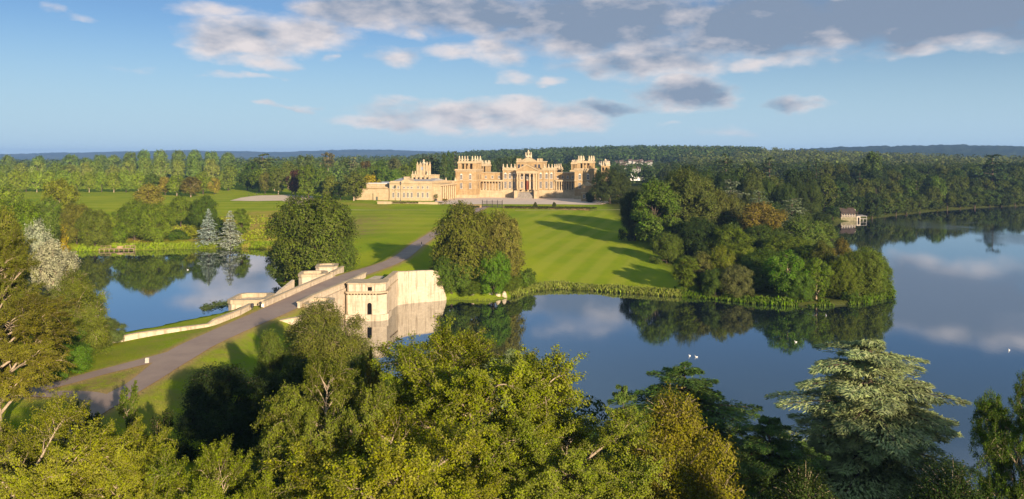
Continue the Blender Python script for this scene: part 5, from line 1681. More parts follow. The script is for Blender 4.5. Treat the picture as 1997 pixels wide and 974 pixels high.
# --- colonnades between the block and the towers
def colonnade(x0, x1, v, n):
    b = MB()
    ubox(b, x0, x1, v + 4, v + 20, 338.0)
    q = b.build('colonnade_wing', MGOLD, palace)
    c = MB()
    ubox(c, x0 - .4, x1 + .4, v + 3.6, v + 20.3, 336.6, 337.95)
    ubox(c, x0, x1, v - .3, v + 3.95, 351.2, 354.4)
    ubox(c, x0, x1, v - .5, v + 3.95, 371.5)
    ubox(c, x0, x1, v - 2.2, v - .52, 375.5)
    c.build('entablature', MCREAM, q)
    for k in range(n):
        px = x0 + (x1 - x0) * (k + .5) / n
        u = U(px, v + .6)
        z0, z1 = ZU(371.4, u, v), ZU(354.5, u, v)
        m = MB()
        m.lathe(u, v + .6, [(.6, z0), (.6, z0 + .3), (.46, z0 + .45), (.40, z1 - .7), (.62, z1 - .05), (.62, z1)], 10)
        m.build('column', MCREAM, q)
    for k in range(max(3, n // 2)):
        px = x0 + (x1 - x0) * (k + .5) / max(3, n // 2)
        window(q, px, 343.5, 348.0, 2.6, v + 3.99)
        window(q, px, 358.5, 369.0, 2.4, v + 3.99)
    return q


colonnade(928, 980, -1.0, 9)
colonnade(1083, 1121.5, -1.0, 8)


# --- corner towers with their arcaded lanterns
def tower_(x0, x1, v0, v1, ycor, ytop, lx0, lx1, yfin):
    b = MB()
    a, e, _, zc = ubox(b, x0, x1, v0, v1, ycor + 3.0)
    t_ = b.build('corner_tower', MGOLD, palace)
    c = MB()
    for k in range(6):
        g = 0.18 * k
        c.box(a - g, e + g, v0 - g, v1 + g, zc + .003 + k * .22, zc + (k + 1) * .22)
    z = zc + 1.33
    c.box(a - .4, e + .4, v0 - .4, v1 + .4, z, z + .5)
    c.build('cornice', MCREAM, t_)
    c = MB()
    zz = ZU(352.5, a, v0)
    c.box(a - .25, e + .25, v0 - .25, v1 + .25, zz, zz + .5)
    c.box(a - .4, e + .4, v0 - .4, v1 + .4, -0.6, 2.2)
    c.build('string_course', MCREAM, t_)
    # lantern
    la, le = U(lx0, v0 + 1), U(lx1, v0 + 1)
    lz0 = z + .503
    lz1 = ZU(ytop + 2.6, la, v0)
    lv0, lv1 = v0 + 1.2, v1 - 1.2
    pw = (le - la) * 0.19
    lan = MB()
    for pu in (la, le - pw):
        for pvv in (lv0, lv1 - pw):
            lan.box(pu, pu + pw, pvv, pvv + pw, lz0, lz1)
    for f in (.34, .56):
        uu = la + (le - la) * f
        lan.box(uu, uu + pw * .5, lv0 + .1, lv0 + .8, lz0, lz1)
        lan.box(uu, uu + pw * .5, lv1 - .8, lv1 - .1, lz0, lz1)
        vv = lv0 + (lv1 - lv0) * f
        lan.box(la + .1, la + .8, vv, vv + 1.2, lz0, lz1)
        lan.box(le - .8, le - .1, vv, vv + 1.2, lz0, lz1)
    core = (le - la) * .34
    lan.box(la + core, le - core, lv0 + core, lv1 - core, lz0, lz1)
    lant = lan.build('lantern', MGOLD, t_)
    c = MB()
    c.box(la - .35, le + .35, lv0 - .35, lv1 + .35, lz1 + .003, lz1 + .95)
    c.box(la - .05, le + .05, lv0 - .05, lv1 + .05, lz1 + .953, lz1 + 1.5)
    c.build('parapet', MCREAM, lant)
    zf = lz1 + 1.503
    hf = ZU(yfin, la, v0) - zf
    for pu in (la + .8, la + pw * 1.15, le - pw * 1.15, le - .8):
        for pvv in (lv0 + .9, lv1 - .9):
            m = MB()
            m.box(pu - .55, pu + .55, pvv - .55, pvv + .55, zf, zf + hf * .22)
            finial(m, pu, pvv, zf + hf * .22 + .003, hf * .78, .95)
            m.build('finial', MGILT, lant)
    w = x1 - x0
    for px in (x0 + w * .28, x0 + w * .72):
        window(t_, px, 341.5, 350, 3.2, v0 - .01, True)
        window(t_, px, 357.5, 368, 3.2, v0 - .26)
    # windows on the side that faces the court
    for f in (.3, .7):
        for (yy0, yy1) in ((341.5, 350), (357.5, 368)):
            z1_, z0_ = ZU(yy0, e, v0), ZU(yy1, e, v0)
            m = MB()
            vv = v0 + (v1 - v0) * f
            m.box(e - .05, e + .06, vv - .6, vv + .6, z0_, z1_)
            m.build('window', MGLASS, t_)
    return t_


tower_(888.5, 928.5, -13, 5, 332.2, 316.5, 893, 928, 304.3)
tower_(1120.6, 1157, -13, 5, 331.2, 316.0, 1126, 1155, 304.0)
# towers of the garden side, mostly hidden
tower_(929, 951, 34, 48, 339, 322, 930, 950, 313)
tower_(1113, 1127, 36, 50, 334, 318, 1114, 1127, 312)


# --- kitchen court on the left
kv = -51
b = MB()
ubox(b, 759.6, 842, kv, -18, 358.5)
kc = b.build('kitchen_court', MCREAM, palace)
c = MB()
ka, ke, _, kz = ubox(c, 758.9, 842.7, kv - .6, -17.5, 355.6, 358.45)
ubox(c, 759.2, 842.3, kv - .35, -17.8, 369.6, 370.6)
ubox(c, 759.0, 842.4, kv - .5, -17.6, 387.6)
c.build('cornice', MCREAM, kc)
c = MB()
c.box(ka + .5, ke - .5, kv + .3, -18.5, kz + .003, kz + .6)
kp = (U(778, kv) + U(808, kv)) / 2
kw = (U(808, kv) - U(778, kv)) / 2
c.profile_y([(kp - kw, kz - 0.02), (kp + kw, kz - 0.02), (kp, kz + 2.3)], kv - .45, kv + 8)
c.build('pediment', MCREAM, kc)
c = MB()
c.profile_x([(kv + 3, kz + .603), (-20, kz + .603), ((kv - 17) / 2, kz + 2.2)], ka + 1.5, ke - 1.5)
c.build('roof', MLEAD, kc)
for px in (767.2, 777, 788, 795.6, 803, 815.5, 824.5, 834):
    window(kc, px, 376.2, 385.5, 2.6, kv - .01)
    if 785 < px < 806:
        window(kc, px, 364.5, 367.8, 2.6, kv - .01)
    else:
        window(kc, px, 363.8, 368.0, 2.4, kv - .01)
for x0, x1, v, yt in ((787.5, 796, kv + 10, 345), (845.5, 853.5, kv + 22, 341)):
    m = MB()
    ubox(m, x0, x1, v, v + 4, yt + 1.3, 357)
    ubox(m, x0 - .5, x1 + .5, v - .2, v + 4.2, yt, yt + 1.25)
    ubox(m, x0 + 2.2, x1 - 2.2, v - .25, v - .003, yt + 3, 353)
    m.build('chimney', MCREAM, kc)
# court wall that runs back to the tower, with its columned gate
m = MB()
m.box(U(842, kv) + .003, U(842, kv) + 5.0, kv + 4, -14, -.6, ZU(359, U(850, -35), -35))
side = m.build('court_wing', MCREAM, palace)
for k in range(7):
    vv = kv + 7 + k * 4.6
    z1 = ZU(362, U(850, vv), vv)
    m = MB()
    uu = U(842, kv) + 5.7
    m.lathe(uu, vv, [(.55, 0), (.42, .4), (.38, z1 - .6), (.6, z1)], 10)
    m.build('column', MCREAM, side)
m = MB()
m.box(U(842, kv) - .3, U(842, kv) + 6.4, kv + 3.6, -13.6, ZU(361.9, U(850, -35), -35), ZU(358.5, U(850, -35), -35))
m.build('entablature', MCREAM, side)
m = MB()
ubox(m, 866, 889, -15, -6, 354.5)
gate = m.build('gate_arch', MGOLD, palace)
m = MB()
ubox(m, 865.4, 889.6, -15.4, -5.6, 352.8, 354.45)
ubox(m, 867, 873, -15.3, -15.003, 354.6)
ubox(m, 881, 886, -15.3, -15.003, 354.6)
m.build('cornice', MCREAM, gate)
m = MB()
ubox(m, 875.6, 880.4, -15.2, -14.9, 359.5)
m.build('opening', MDARK, gate)
m = MB()
finial(m, U(868.5, -15), -13.5, ZU(352.75, U(868, -15), -15), 2.2, .8)
finial(m, U(886.5, -15), -13.5, ZU(352.75, U(886, -15), -15), 2.2, .8)
m.build('trophy', MGILT, gate)
# low wing left of the kitchen court
m = MB()
ubox(m, 715, 759.4, kv + 3, -20, 364.8)
low = m.build('low_wing', MCREAM, palace)
m = MB()
ubox(m, 714, 759.3, kv + 6, -20, 358.8, 364.75)
m.build('upper_wall', MCREAM, low)
m = MB()
ubox(m, 712, 759.2, kv + 5.4, -19.5, 357.3, 358.75)
m.build('roof', simple_mat('pale_lead', (0.62, 0.60, 0.56), 0.5, 0.06, 0.5), low)
m = MB()
ubox(m, 690, 756, kv - 1.5, kv + 2.9, 368.5)
fw = m.build('garden_wall', MCREAM, low)
m = MB()
ubox(m, 689.5, 757, kv - 1.9, kv + 2.95, 367.4, 368.45)
m.build('coping', MGOLD, fw)
m = MB()
d0, d1, _, dz = ubox(m, 728, 737.6, kv - 2.6, kv - 1.503, 377.5)
m.profile_y([(d0 - .3, dz + .003), (d1 + .3, dz + .003), ((d0 + d1) / 2, dz + 1.1)], kv - 2.8, kv - 1.503)
dr = m.build('door_case', MCREAM, fw)
m = MB()
ubox(m, 733.0, 736.6, kv - 2.75, kv - 2.603, 384)
m.build('door', simple_mat('grey_green_door', (0.10, 0.11, 0.09), 0.6), dr)
# clock tower of the kitchen court
cv = -38
m = MB()
t0, t1, _, tz = ubox(m, 803, 838.5, cv, cv + 12, 343.0)
for px in (804, 812, 820.5, 829, 837.5):
    ubox(m, px - 1.4, px + 1.4, cv - .5, cv + .2, 343.05, 357)
ct = m.build('clock_tower', MCREAM, palace)
m = MB()
for px in (808, 816.2, 824.8, 833.2):
    m = MB()
    ubox(m, px - 1.5, px + 1.5, cv - .12, cv - .003, 346.3, 354.5)
    m.build('arcade_opening', MDARK, ct)
m = MB()
m.box(t0 - .3, t1 + .3, cv - .3, cv + 12.3, tz + .003, tz + .7)
z2 = tz + .703
zd = ZU(320.2, t0, cv)
uc, vc = (t0 + t1) / 2, cv + 6
hw = (U(831.5, cv) - U(810.5, cv)) / 2
for k, fx in enumerate((-1, -.4, .4, 1)):
    for fy in (-1, 1):
        m.box(uc + fx * (hw - .5) - .5, uc + fx * (hw - .5) + .5, vc + fy * (hw - .5) - .5, vc + fy * (hw - .5) + .5, z2, zd)
m.box(uc - hw + .5, uc + hw - .5, vc - hw + .6, vc + hw - .6, z2, zd - 1.0)
dm = m.build('drum', MCREAM, ct)
m = MB()
zc_ = (z2 + zd) / 2 + .6
m.add([(uc + 1.25 * math.cos(a), vc - hw + .52, zc_ + 1.25 * math.sin(a)) for a in np.linspace(0, 2 * math.pi, 17)[:-1]], [tuple(range(16))])
m.build('clock_face', simple_mat('blue_grey_clock_face', (0.30, 0.34, 0.38), 0.5), dm)
for fx in (-1, -.4, .4, 1):
    for fy in (-1, 1):
        m = MB()
        finial(m, uc + fx * (hw - .5), vc + fy * (hw - .5), zd + .003, 1.6, .5)
        m.build('finial', MGILT, ct)
for px in (804, 809, 832.5, 837.5):
    m = MB()
    finial(m, U(px, cv), cv + .8, z2, 2.6, .7)
    m.build('finial', MGILT, ct)
m = MB()
m.lathe(uc, vc, [(hw * .62, zd - .997), (hw * .56, zd), (hw * .3, zd + 1.1), (.5, zd + 1.6), (.35, zd + 1.9), (.75, zd + 2.3), (.75, zd + 2.6), (.1, zd + 3.2)], 12)
m.build('cupola', MGILT, ct)
# stable court: its gate tower shows over the trees, its near pavilion beside the right tower
m = MB()
s0, s1, _, sz = ubox(m, 1172.5, 1186.5, -30, -22, 324)
st_ = m.build('clock_tower', MGOLD, palace)
for px in (1172.5, 1176.5, 1182.5, 1186.5):
    for vv in (-29, -23):
        m = MB()
        finial(m, U(px, -30), vv, sz, 3.2, .6)
        m.build('finial', MGILT, st_)
m = MB()
su = (s0 + s1) / 2
m.lathe(su, -26, [(1.9, sz), (1.7, sz + 1.2), (.8, sz + 2.4), (.35, sz + 3.0), (.8, sz + 3.5), (.75, sz + 3.9), (.1, sz + 4.6)], 12)
m.build('cupola', MGILT, st_)
for x0, x1 in ((1174.5, 1178), (1181, 1184.5)):
    m = MB()
    ubox(m, x0, x1, -30.15, -30.003, 327, 333)
    m.build('arcade_opening', MDARK, st_)
m = MB()
q0, q1, _, qz = ubox(m, 1133.5, 1152, -38, -18, 363)
pav = m.build('court_pavilion', MGOLD, palace)
m = MB()
m.box(q0 - .4, q1 + .4, -38.4, -17.6, qz + .003, qz + .7)
m.profile_y([(q0, qz + .703), (q1, qz + .703), ((q0 + q1) / 2, qz + 2.6)], -38.2, -30)
ubox(m, 1133, 1152.5, -38.3, -38.003, 375, 377.5)
m.build('cornice', MCREAM, pav)
for px in (1139, 1146.5):
    window(pav, px, 380, 386.5, 2.6, -38.01)

# --- forecourt: terrace wall, low front wall with gate, tubs, hedges, lamp
ter = empty('terrace_wall', (*W(800, 400, 11.3)[:2], 11.3), -PTH, label='long low cream terrace wall below the left palace wing, edging the lawn', cat='wall')
m = MB()
m.box(-21.5, 20.5, -.4, .4, -1.2, 1.75)
m.build('masonry', MCREAM, ter)
m = MB()
m.box(-21.8, 20.8, -.6, .6, 1.753, 2.0)
m.build('coping', MCREAM, ter)


def scatter_leaves(name, boxes, n, leaf, col, parent=None, mat=None, seed=3, up=0.4):
    """leafy mass filling boxes (x0,x1,y0,y1,z0,z1)"""
    rng = np.random.default_rng(seed)
    vol = np.array([(b[1] - b[0]) * (b[3] - b[2]) + (b[1] - b[0]) * (b[5] - b[4]) for b in boxes])
    P = []
    for b, k in zip(boxes, (vol / vol.sum() * n).astype(int)):
        q = rng.random((k, 3))
        q[:, 2] = 1 - (1 - q[:, 2]) ** 1.6 * rng.random(k)
        P.append(np.array([b[0], b[2], b[4]]) + q * np.array([b[1] - b[0], b[3] - b[2], b[5] - b[4]]))
    P = np.concatenate(P) + rng.normal(size=(sum(len(p) for p in P), 3)) * .12
    V, Q = leaf_quads(P, np.tile([0, -.5, .6], (len(P), 1)), leaf, rng, up)
    me = np_mesh(name, V, Q, None, [mat or MLEAF])
    attr(me, 'tone', np.repeat(rng.random(len(P)), 4))
    o = link(name, me, parent)
    o.color = (*col, 1)
    return o


iv = empty('climbing_shrub', ter.location, -PTH, label='brown green climbing shrub trained along the cream terrace wall', cat='shrub')
scatter_leaves('foliage', [(-11.5, 5.5, -1.0, -.42, -.5, 1.9)], 900, .5, (0.13, 0.12, 0.02), iv)
iv2 = empty('climbing_shrub', (*W(868, 402, 11.3)[:2], 11.3), -PTH, label='tall golden climber at the right end of the cream terrace wall', cat='shrub')
scatter_leaves('foliage', [(-1.4, 1.4, -.8, .2, -.5, 4.2)], 420, .5, (0.19, 0.13, 0.02), iv2, seed=8)
MTUB = simple_mat('dark_tub', (0.035, 0.030, 0.028), 0.7, 0.2, 3.0)
rng_ = np.random.default_rng(17)
pts = unit(rng_.normal(size=(420, 3))) * rng_.uniform(.86, 1.05, (420, 1)) * 1.45
TV, TQ = leaf_quads(pts + np.array([0, 0, 3.0]), unit(pts), .34, rng_, .1, .5)
ball = np_mesh('clipped_crown', TV, TQ, None, [MLEAF])
attr(ball, 'tone', np.repeat(rng_.random(420), 4))
tubm = MB().lathe(0, 0, [(.62, 0), (.78, .9), (.84, .95), (.84, 1.1), (.7, 1.12)], 10).mesh('tub', MTUB)
stemm = MB().lathe(0, 0, [(.1, 1.1), (.08, 2.2)], 6).mesh('stem', MBARKD)
for (px, py), lab in zip(((850.5, 391.5), (858, 389.5), (864.5, 387.5), (871.5, 386), (886.5, 383.5)), ('first ball clipped tree in a tub, at the left end of the row', 'second ball clipped tree in a tub from the left', 'ball clipped tree in the middle of the tub row', 'fourth ball clipped tree in a tub, next to the gap', 'ball clipped tree in a tub standing apart right of the row')):
    x, y, _ = W(px, py, 12.05)
    t_ = empty('clipped_tree', (x, y, 12.0), 0, label=lab, cat='topiary', group='ball clipped trees in tubs beside the court')
    link('tub', tubm, t_)
    link('stem', stemm, t_)
    link('crown', ball, t_).color = (0.055, 0.085, 0.014, 1)
fr = empty('forecourt_wall', (*W(960, 405, 11.6)[:2], 11.6), -PTH, label='low brown stone wall along the front of the gravel forecourt', cat='wall')
m = MB()
m.box(-24, -6.6, -.5, .5, -1.2, 1.25)
m.box(6.6, 57, -.5, .5, -1.5, .55)
m.build('masonry', MGOLD, fr)
m = MB()
m.box(-24.2, -6.4, -.7, .7, 1.253, 1.5)
m.box(6.4, 57.2, -.7, .7, .553, .75)
m.build('coping', MGOLD, fr)
gt = empty('iron_gate', (*W(960, 404.5, 11.6)[:2], 11.6), -PTH, label='wide wrought iron gate with tall railings in the middle of the forecourt front', cat='gate')
MIRON = simple_mat('black_iron', (0.05, 0.042, 0.035), 0.5, 0.2, 2.0, 0.4)
for px_ in (-6, -3.2, -.0, 3.2, 6):
    m = MB()
    m.box(px_ - .16, px_ + .16, -.16, .16, -1.0, 3.9)
    finial(m, px_, 0, 3.903, .6, .18)
    m.build('post', MIRON, gt)
m = MB()
for k in range(40):
    x = -5.8 + k * .297
    m.box(x - .035, x + .035, -.035, .035, -.3, 3.3)
for z in (.15, 1.7, 3.3):
    m.box(-6, 6, -.04, .04, z, z + .12)
m.build('railing', MIRON, gt)
hd = prop(scatter_leaves('hedge', [(-23, -7, -2.2, -.9, -1.0, .9)], 900, .5, (0.06, 0.08, 0.014), None, seed=4), 'low dark hedge left of the iron gate', 'hedge')
hd.location, hd.rotation_euler = fr.location, (0, 0, -PTH)
hd = prop(scatter_leaves('hedge', [(8, 61, -2.2, -.9, -1.2, 1.1)], 3400, .55, (0.075, 0.085, 0.016), None, seed=5), 'long dark hedge right of the iron gate along the forecourt front', 'hedge')
hd.location, hd.rotation_euler = fr.location, (0, 0, -PTH)
for px, lab in ((1044, 'small clipped yew column in the hedge near the gate'), (1080.5, 'small clipped yew column farther right in the hedge')):
    x, y, _ = W(px, 405, 11.5)
    T(px, y, 8.5, 394.5, 'bush_mid0', (0.075, 0.08, 0.016), lab, 'clipped_yew', 'topiary')
ln = empty('lamp_post', (*W(781, 392.5, 12.0)[:2], 11.8), 0, label='tall thin dark lamp post in front of the left palace wing', cat='lamp post')
m = MB().lathe(0, 0, [(.3, -.2), (.3, .8), (.14, 1.1), (.10, 10.5)], 8)
m.build('post', MIRON, ln)
m = MB().lathe(0, 0, [(.12, 10.503), (.5, 11.2), (.45, 12.2), (.6, 12.4), (.1, 13.0)], 8)
m.build('lantern', MIRON, ln)
ln2 = empty('lamp_post', (*W(965, 377.5, 12.0)[:2], 12.0), 0, label='dark lamp post before the left colonnade of the palace', cat='lamp post')
MB().lathe(0, 0, [(.45, 0), (.4, 1.0), (.18, 1.3), (.14, 7.0)], 8).build('post', MIRON, ln2)
MB().lathe(0, 0, [(.15, 7.003), (.5, 7.6), (.4, 8.5), (.1, 9.0)], 8).build('lantern', MIRON, ln2)
# ------------------------------------------------------------------ hills, distant woods, town, water-side things
def wood_mass(name, pts, leaf, per, col, label, seed=1, fat=1.0):
    """far wood that reads as one mass: lumpy crowns of leaf clumps; pts rows are x, y, height, width"""
    rng = np.random.default_rng(seed)
    pts = np.asarray(pts)
    n = len(pts)
    ci = np.repeat(np.arange(n), per)
    d = unit(rng.normal(size=(len(ci), 3)) + np.array([0, -.25, .35]))
    lob = unit(rng.normal(size=(n, 4, 3)) + np.array([0, 0, .3]))
    li = rng.integers(0, 4, len(ci))
    g = ground(pts[:, 0], pts[:, 1])
    c = np.stack([pts[:, 0], pts[:, 1], g + pts[:, 2] * .52], -1)
    sc = np.stack([pts[:, 3] * .5, pts[:, 3] * .5, pts[:, 2] * .5], -1)
    P = c[ci] + (lob[ci, li] * .42 + d * .62) * sc[ci]
    V, Q = leaf_quads(P, d, leaf, rng, .35, .7, .8)
    me = np_mesh(name, V, Q, None, [MLEAF])
    attr(me, 'tone', np.repeat(rng.random(n)[ci] * .8 + .2 * rng.random(len(ci)), 4))
    o = prop(link(name, me), label, 'wood', None, 'stuff')
    o.color = (*col, 1)
    return o


RNG = np.random.default_rng(23)


def fill(px0, px1, y0, y1, n, h, w):
    y = y0 * (y1 / y0) ** RNG.random(n)
    px = px0 + (px1 - px0) * RNG.random(n)
    return np.stack([(px - CX) / FPX * y, y, RNG.uniform(*h, n), RNG.uniform(*w, n)], -1)


a = fill(-80, 1000, 1040, 2300, 1500, (13, 22), (13, 24))
wood_mass('distant_wood', a, 3.4, 46, (0.075, 0.108, 0.029), 'broken belt of woodland on the plain beyond the avenue', 2)
a = fill(440, 905, 700, 1050, 330, (15, 24), (12, 19))
wood_mass('distant_wood', a, 2.0, 70, (0.093, 0.132, 0.026), 'green mixed wood behind the left wing of the palace', 3)
a = fill(900, 1330, 690, 1100, 420, (14, 21), (12, 20))
a = a[~((a[:, 1] < 1100) & (a[:, 0] / a[:, 1] * FPX + CX > 1215) & (a[:, 0] / a[:, 1] * FPX + CX < 1292) & (a[:, 1] > 740) & (a[:, 1] < 900))]
wood_mass('distant_wood', a, 2.2, 64, (0.057, 0.087, 0.024), 'dark wood rising behind the palace', 4)
a = fill(905, 1480, 1420, 2450, 1700, (15, 23), (18, 32))
wood_mass('distant_wood', a, 4.2, 40, (0.060, 0.093, 0.024), 'dark wooded hill on the skyline right of the palace', 5)
a = fill(1285, 2100, 760, 1000, 520, (15, 22), (14, 22))
wood_mass('distant_wood', a, 2.3, 60, (0.043, 0.063, 0.016), 'dark crowded tree tops filling the wood across the right lake', 6)  # dark leaf colour stands in for cloud shade here too
a = fill(1330, 2100, 1000, 2600, 1300, (14, 22), (16, 30))
wood_mass('distant_wood', a, 3.8, 44, (0.101, 0.118, 0.027), 'paler sunlit woodland beyond the wood across the right lake', 7)
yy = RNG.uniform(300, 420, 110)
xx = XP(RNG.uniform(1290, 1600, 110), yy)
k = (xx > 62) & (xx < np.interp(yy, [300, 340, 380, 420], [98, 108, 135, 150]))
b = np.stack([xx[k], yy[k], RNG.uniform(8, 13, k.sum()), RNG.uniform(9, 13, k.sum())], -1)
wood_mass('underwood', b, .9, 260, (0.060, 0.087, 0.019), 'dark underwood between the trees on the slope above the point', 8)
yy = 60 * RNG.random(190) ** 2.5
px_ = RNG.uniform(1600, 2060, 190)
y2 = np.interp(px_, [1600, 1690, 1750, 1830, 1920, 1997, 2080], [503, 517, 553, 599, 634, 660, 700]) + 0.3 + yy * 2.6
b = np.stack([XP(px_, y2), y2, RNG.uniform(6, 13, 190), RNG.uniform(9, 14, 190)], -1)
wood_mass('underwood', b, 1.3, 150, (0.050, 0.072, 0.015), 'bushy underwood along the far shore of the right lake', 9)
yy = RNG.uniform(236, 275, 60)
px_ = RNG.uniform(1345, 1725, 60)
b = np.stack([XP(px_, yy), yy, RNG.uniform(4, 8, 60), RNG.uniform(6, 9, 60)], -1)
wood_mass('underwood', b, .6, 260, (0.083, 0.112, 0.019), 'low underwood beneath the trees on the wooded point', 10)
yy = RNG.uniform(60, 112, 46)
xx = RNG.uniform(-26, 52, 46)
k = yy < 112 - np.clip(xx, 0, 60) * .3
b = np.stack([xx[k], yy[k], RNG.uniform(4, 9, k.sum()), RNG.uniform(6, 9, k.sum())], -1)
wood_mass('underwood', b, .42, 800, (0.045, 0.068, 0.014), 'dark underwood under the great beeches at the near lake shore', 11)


def hill(name, px0, px1, y, depth, tops, col1, col2, seed, bump):
    """long ridge: tops gives (px, top row); the crest is roughened like tree tops"""
    nx, nt = 420, 26
    px = np.linspace(px0, px1, nx)
    top = np.interp(px, [t_[0] for t_ in tops], [t_[1] for t_ in tops])
    X0 = (px - CX) / FPX * y
    H = CAM_H - (top - YH) / FPX * y
    t_ = np.linspace(0, 1, nt)[:, None]
    prof = np.sin(np.pi * np.clip(t_ * .5 / .7, 0, 1)) ** 1.2
    Xg = np.repeat(X0[None], nt, 0) * (1 + (t_ - .7) * depth / y)
    Yg = y + (t_ - .7) * depth + 0 * Xg
    Z = 2 + (H[None] - 2) * prof + bump * (vnoise(Xg, Yg, 45, seed) + .7 * vnoise(Xg, Yg, 19, seed + 1) + 1.4 * vnoise(Xg, Yg, 260, seed + 2)) * prof
    m, t = new_mat(name + '_cover')
    g = t.n('ShaderNodeNewGeometry').outputs['Position']
    n1, n2 = t.noise(g, .003, 5, .65), t.noise(g, .03, 5, .75)
    c = t.mix(t.sstep(n1, .44, .56), col1, col2)
    c = t.mix(t.m('MULTIPLY', t.sstep(n2, .42, .62), .6), c, tuple(q * .55 for q in col1))
    finish(t, c, 1.0, n2, 1.0, 12.0, 0.0)
    me = grid_mesh(name, Xg, Yg, Z, [m])
    return prop(link(name, me), kind='structure')


hill('hill', -480, 1150, 9000, 2300, [(-500, 301), (0, 301.5), (60, 300.5), (150, 298), (250, 295.5), (340, 294), (450, 296), (560, 297), (650, 293.5), (740, 292), (800, 295), (900, 297), (1000, 299), (1150, 303)], (0.035, 0.060, 0.022), (0.080, 0.095, 0.04), 31, 9)
hill('hill', 1350, 2600, 4700, 2200, [(1350, 304), (1450, 299), (1520, 295), (1620, 290), (1700, 288.5), (1780, 286.5), (1850, 285), (1920, 285.5), (1997, 287.5), (2150, 290), (2600, 299)], (0.030, 0.052, 0.022), (0.045, 0.066, 0.028), 37, 11)

# town on the slope behind the palace
MWALLW = simple_mat('white_render', (0.40, 0.39, 0.35), 0.8, 0.15, 0.3)
MROOF = simple_mat('brown_tiles', (0.10, 0.075, 0.06), 0.85, 0.25, 0.4)
MPANE = simple_mat('house_window', (0.05, 0.055, 0.06), 0.2, 0.2, 0.5, 0.5)


def house_parts():
    w = MB()
    w.box(-5, 5, -3.5, 3.5, -3, 5.2)
    w.profile_x([(-3.5, 5.203), (3.5, 5.203), (0, 8.4)], -4.99, 4.99)
    r_ = MB()
    for s_ in (-1, 1):
        r_.add([(-5.4, s_ * 4.0, 4.85), (5.4, s_ * 4.0, 4.85), (5.4, 0, 8.6), (-5.4, 0, 8.6), (-5.4, s_ * 4.0, 5.1), (5.4, s_ * 4.0, 5.1), (5.4, 0, 8.85), (-5.4, 0, 8.85)],
               [(0, 1, 2, 3), (4, 5, 6, 7), (0, 1, 5, 4), (2, 3, 7, 6), (1, 2, 6, 5), (0, 3, 7, 4)])
    c_ = MB().box(2.6, 3.8, -.6, .6, 7.0, 10.4)
    p_ = []
    for x in (-3.2, 0, 3.2):
        for z in (.9, 3.4):
            p_.append(MB().box(x - .65, x + .65, -3.58, -3.45, z, z + 1.25).mesh('window', MPANE))
    return w.mesh('walls', MWALLW), r_.mesh('roof', MROOF), c_.mesh('chimney', MROOF), p_


HP = house_parts()
hpx = [(1171, 318), (1184, 316.5), (1202, 317.5), (1206, 320), (1212, 318), (1216, 321), (1221, 319), (1210, 325), (1216, 326), (1229, 316), (1236, 317), (1243, 315.5), (1243, 318.5), (1250, 316), (1247, 320), (1256, 318.5), (1262, 318), (1268, 318.5), (1236, 330), (1240, 332), (1245, 331), (1302, 325)]
for k, (px, py) in enumerate(hpx):
    y = 1130 + (319 - py) * 32 if py < 327 else 860
    y = y if py > 315.9 else 1330
    x = XP(px, y)
    z = ZP(py + 2.0, y) if y > 900 else ZP(py + 2.5, y)
    h = empty('white_house', (x, y, max(z, gz(x, y))), TRNG.uniform(-.7, .7), label='small white house with a brown roof in the distant village on the wooded slope', cat='house', group='white village houses right of the palace')
    s_ = TRNG.uniform(.42, .64)
    h.scale = (s_, s_, s_)
    link('walls', HP[0], h)
    link('roof', HP[1], h)
    link('chimney', HP[2], h)
    for p_ in HP[3]:
        link('window', p_, h)
MTENT = simple_mat('white_canvas', (0.80, 0.78, 0.74), 0.7, 0.04, 0.5)
for px, w, hgt, lab in ((1230.5, 5.5, 6.2, 'tall pointed white tent at the left end of the marquee row'), (1237.5, 6, 3.2, 'low white marquee right beside the pointed tent'), (1244, 5, 3.4, 'low white marquee in the middle of the row'), (1250.5, 5.5, 3.8, 'last white marquee at the right end of the row')):
    y = 790
    x = XP(px, y)
    wm = w / FPX * y / 2
    z = ZP(349.5, y)
    tn = empty('marquee', (x, y, z), .15, label=lab, cat='tent', group='white marquees right of the palace')
    m = MB()
    m.box(-wm, wm, -3, 3, -1.5, 2.0)
    m.build('side_wall', MTENT, tn)
    m = MB()
    m.add([(-wm - .2, -3.2, 2.003), (wm + .2, -3.2, 2.003), (wm + .2, 3.2, 2.003), (-wm - .2, 3.2, 2.003), (0, 0, hgt)], [(0, 1, 4), (1, 2, 4), (2, 3, 4), (3, 0, 4), (0, 3, 2, 1)])
    m.build('canopy', MTENT, tn)

# boathouse
bx, by, _ = W(1653, 431, 0.0)
bh = empty('boathouse', (bx, by + 0.5, 0), R(8), label='half timbered boathouse with a veranda standing in the water on the far shore', cat='boathouse')
bh.scale = (.84, .84, .84)
MBRICK = simple_mat('red_brown_brick', (0.12, 0.075, 0.052), 0.85, 0.25, 1.0)
MTIMB = simple_mat('white_timber', (0.46, 0.41, 0.33), 0.7, 0.08, 1.0)
MTILE = simple_mat('brown_roof_tile', (0.060, 0.042, 0.033), 0.85, 0.25, 0.6)
MSTN2 = simple_mat('mossy_stone', (0.19, 0.17, 0.10), 0.9, 0.3, 0.8)
m = MB().box(-7.2, 5.6, -3.4, 4.5, -1.5, 3.0)
base_ = m.build('stone_base', MSTN2, bh)
m = MB().box(-6.5, 5.0, -2.2, 4.4, 3.003, 6.6)
up_ = m.build('upper_storey', MBRICK, bh)
m = MB()
for x in (-6.2, -4.1, -2.0, .1, 2.2, 4.4):
    m.box(x - .14, x + .14, -3.3, -3.0, 3.2, 5.4)
m.box(-6.4, 4.9, -3.35, -2.95, 4.15, 4.4)
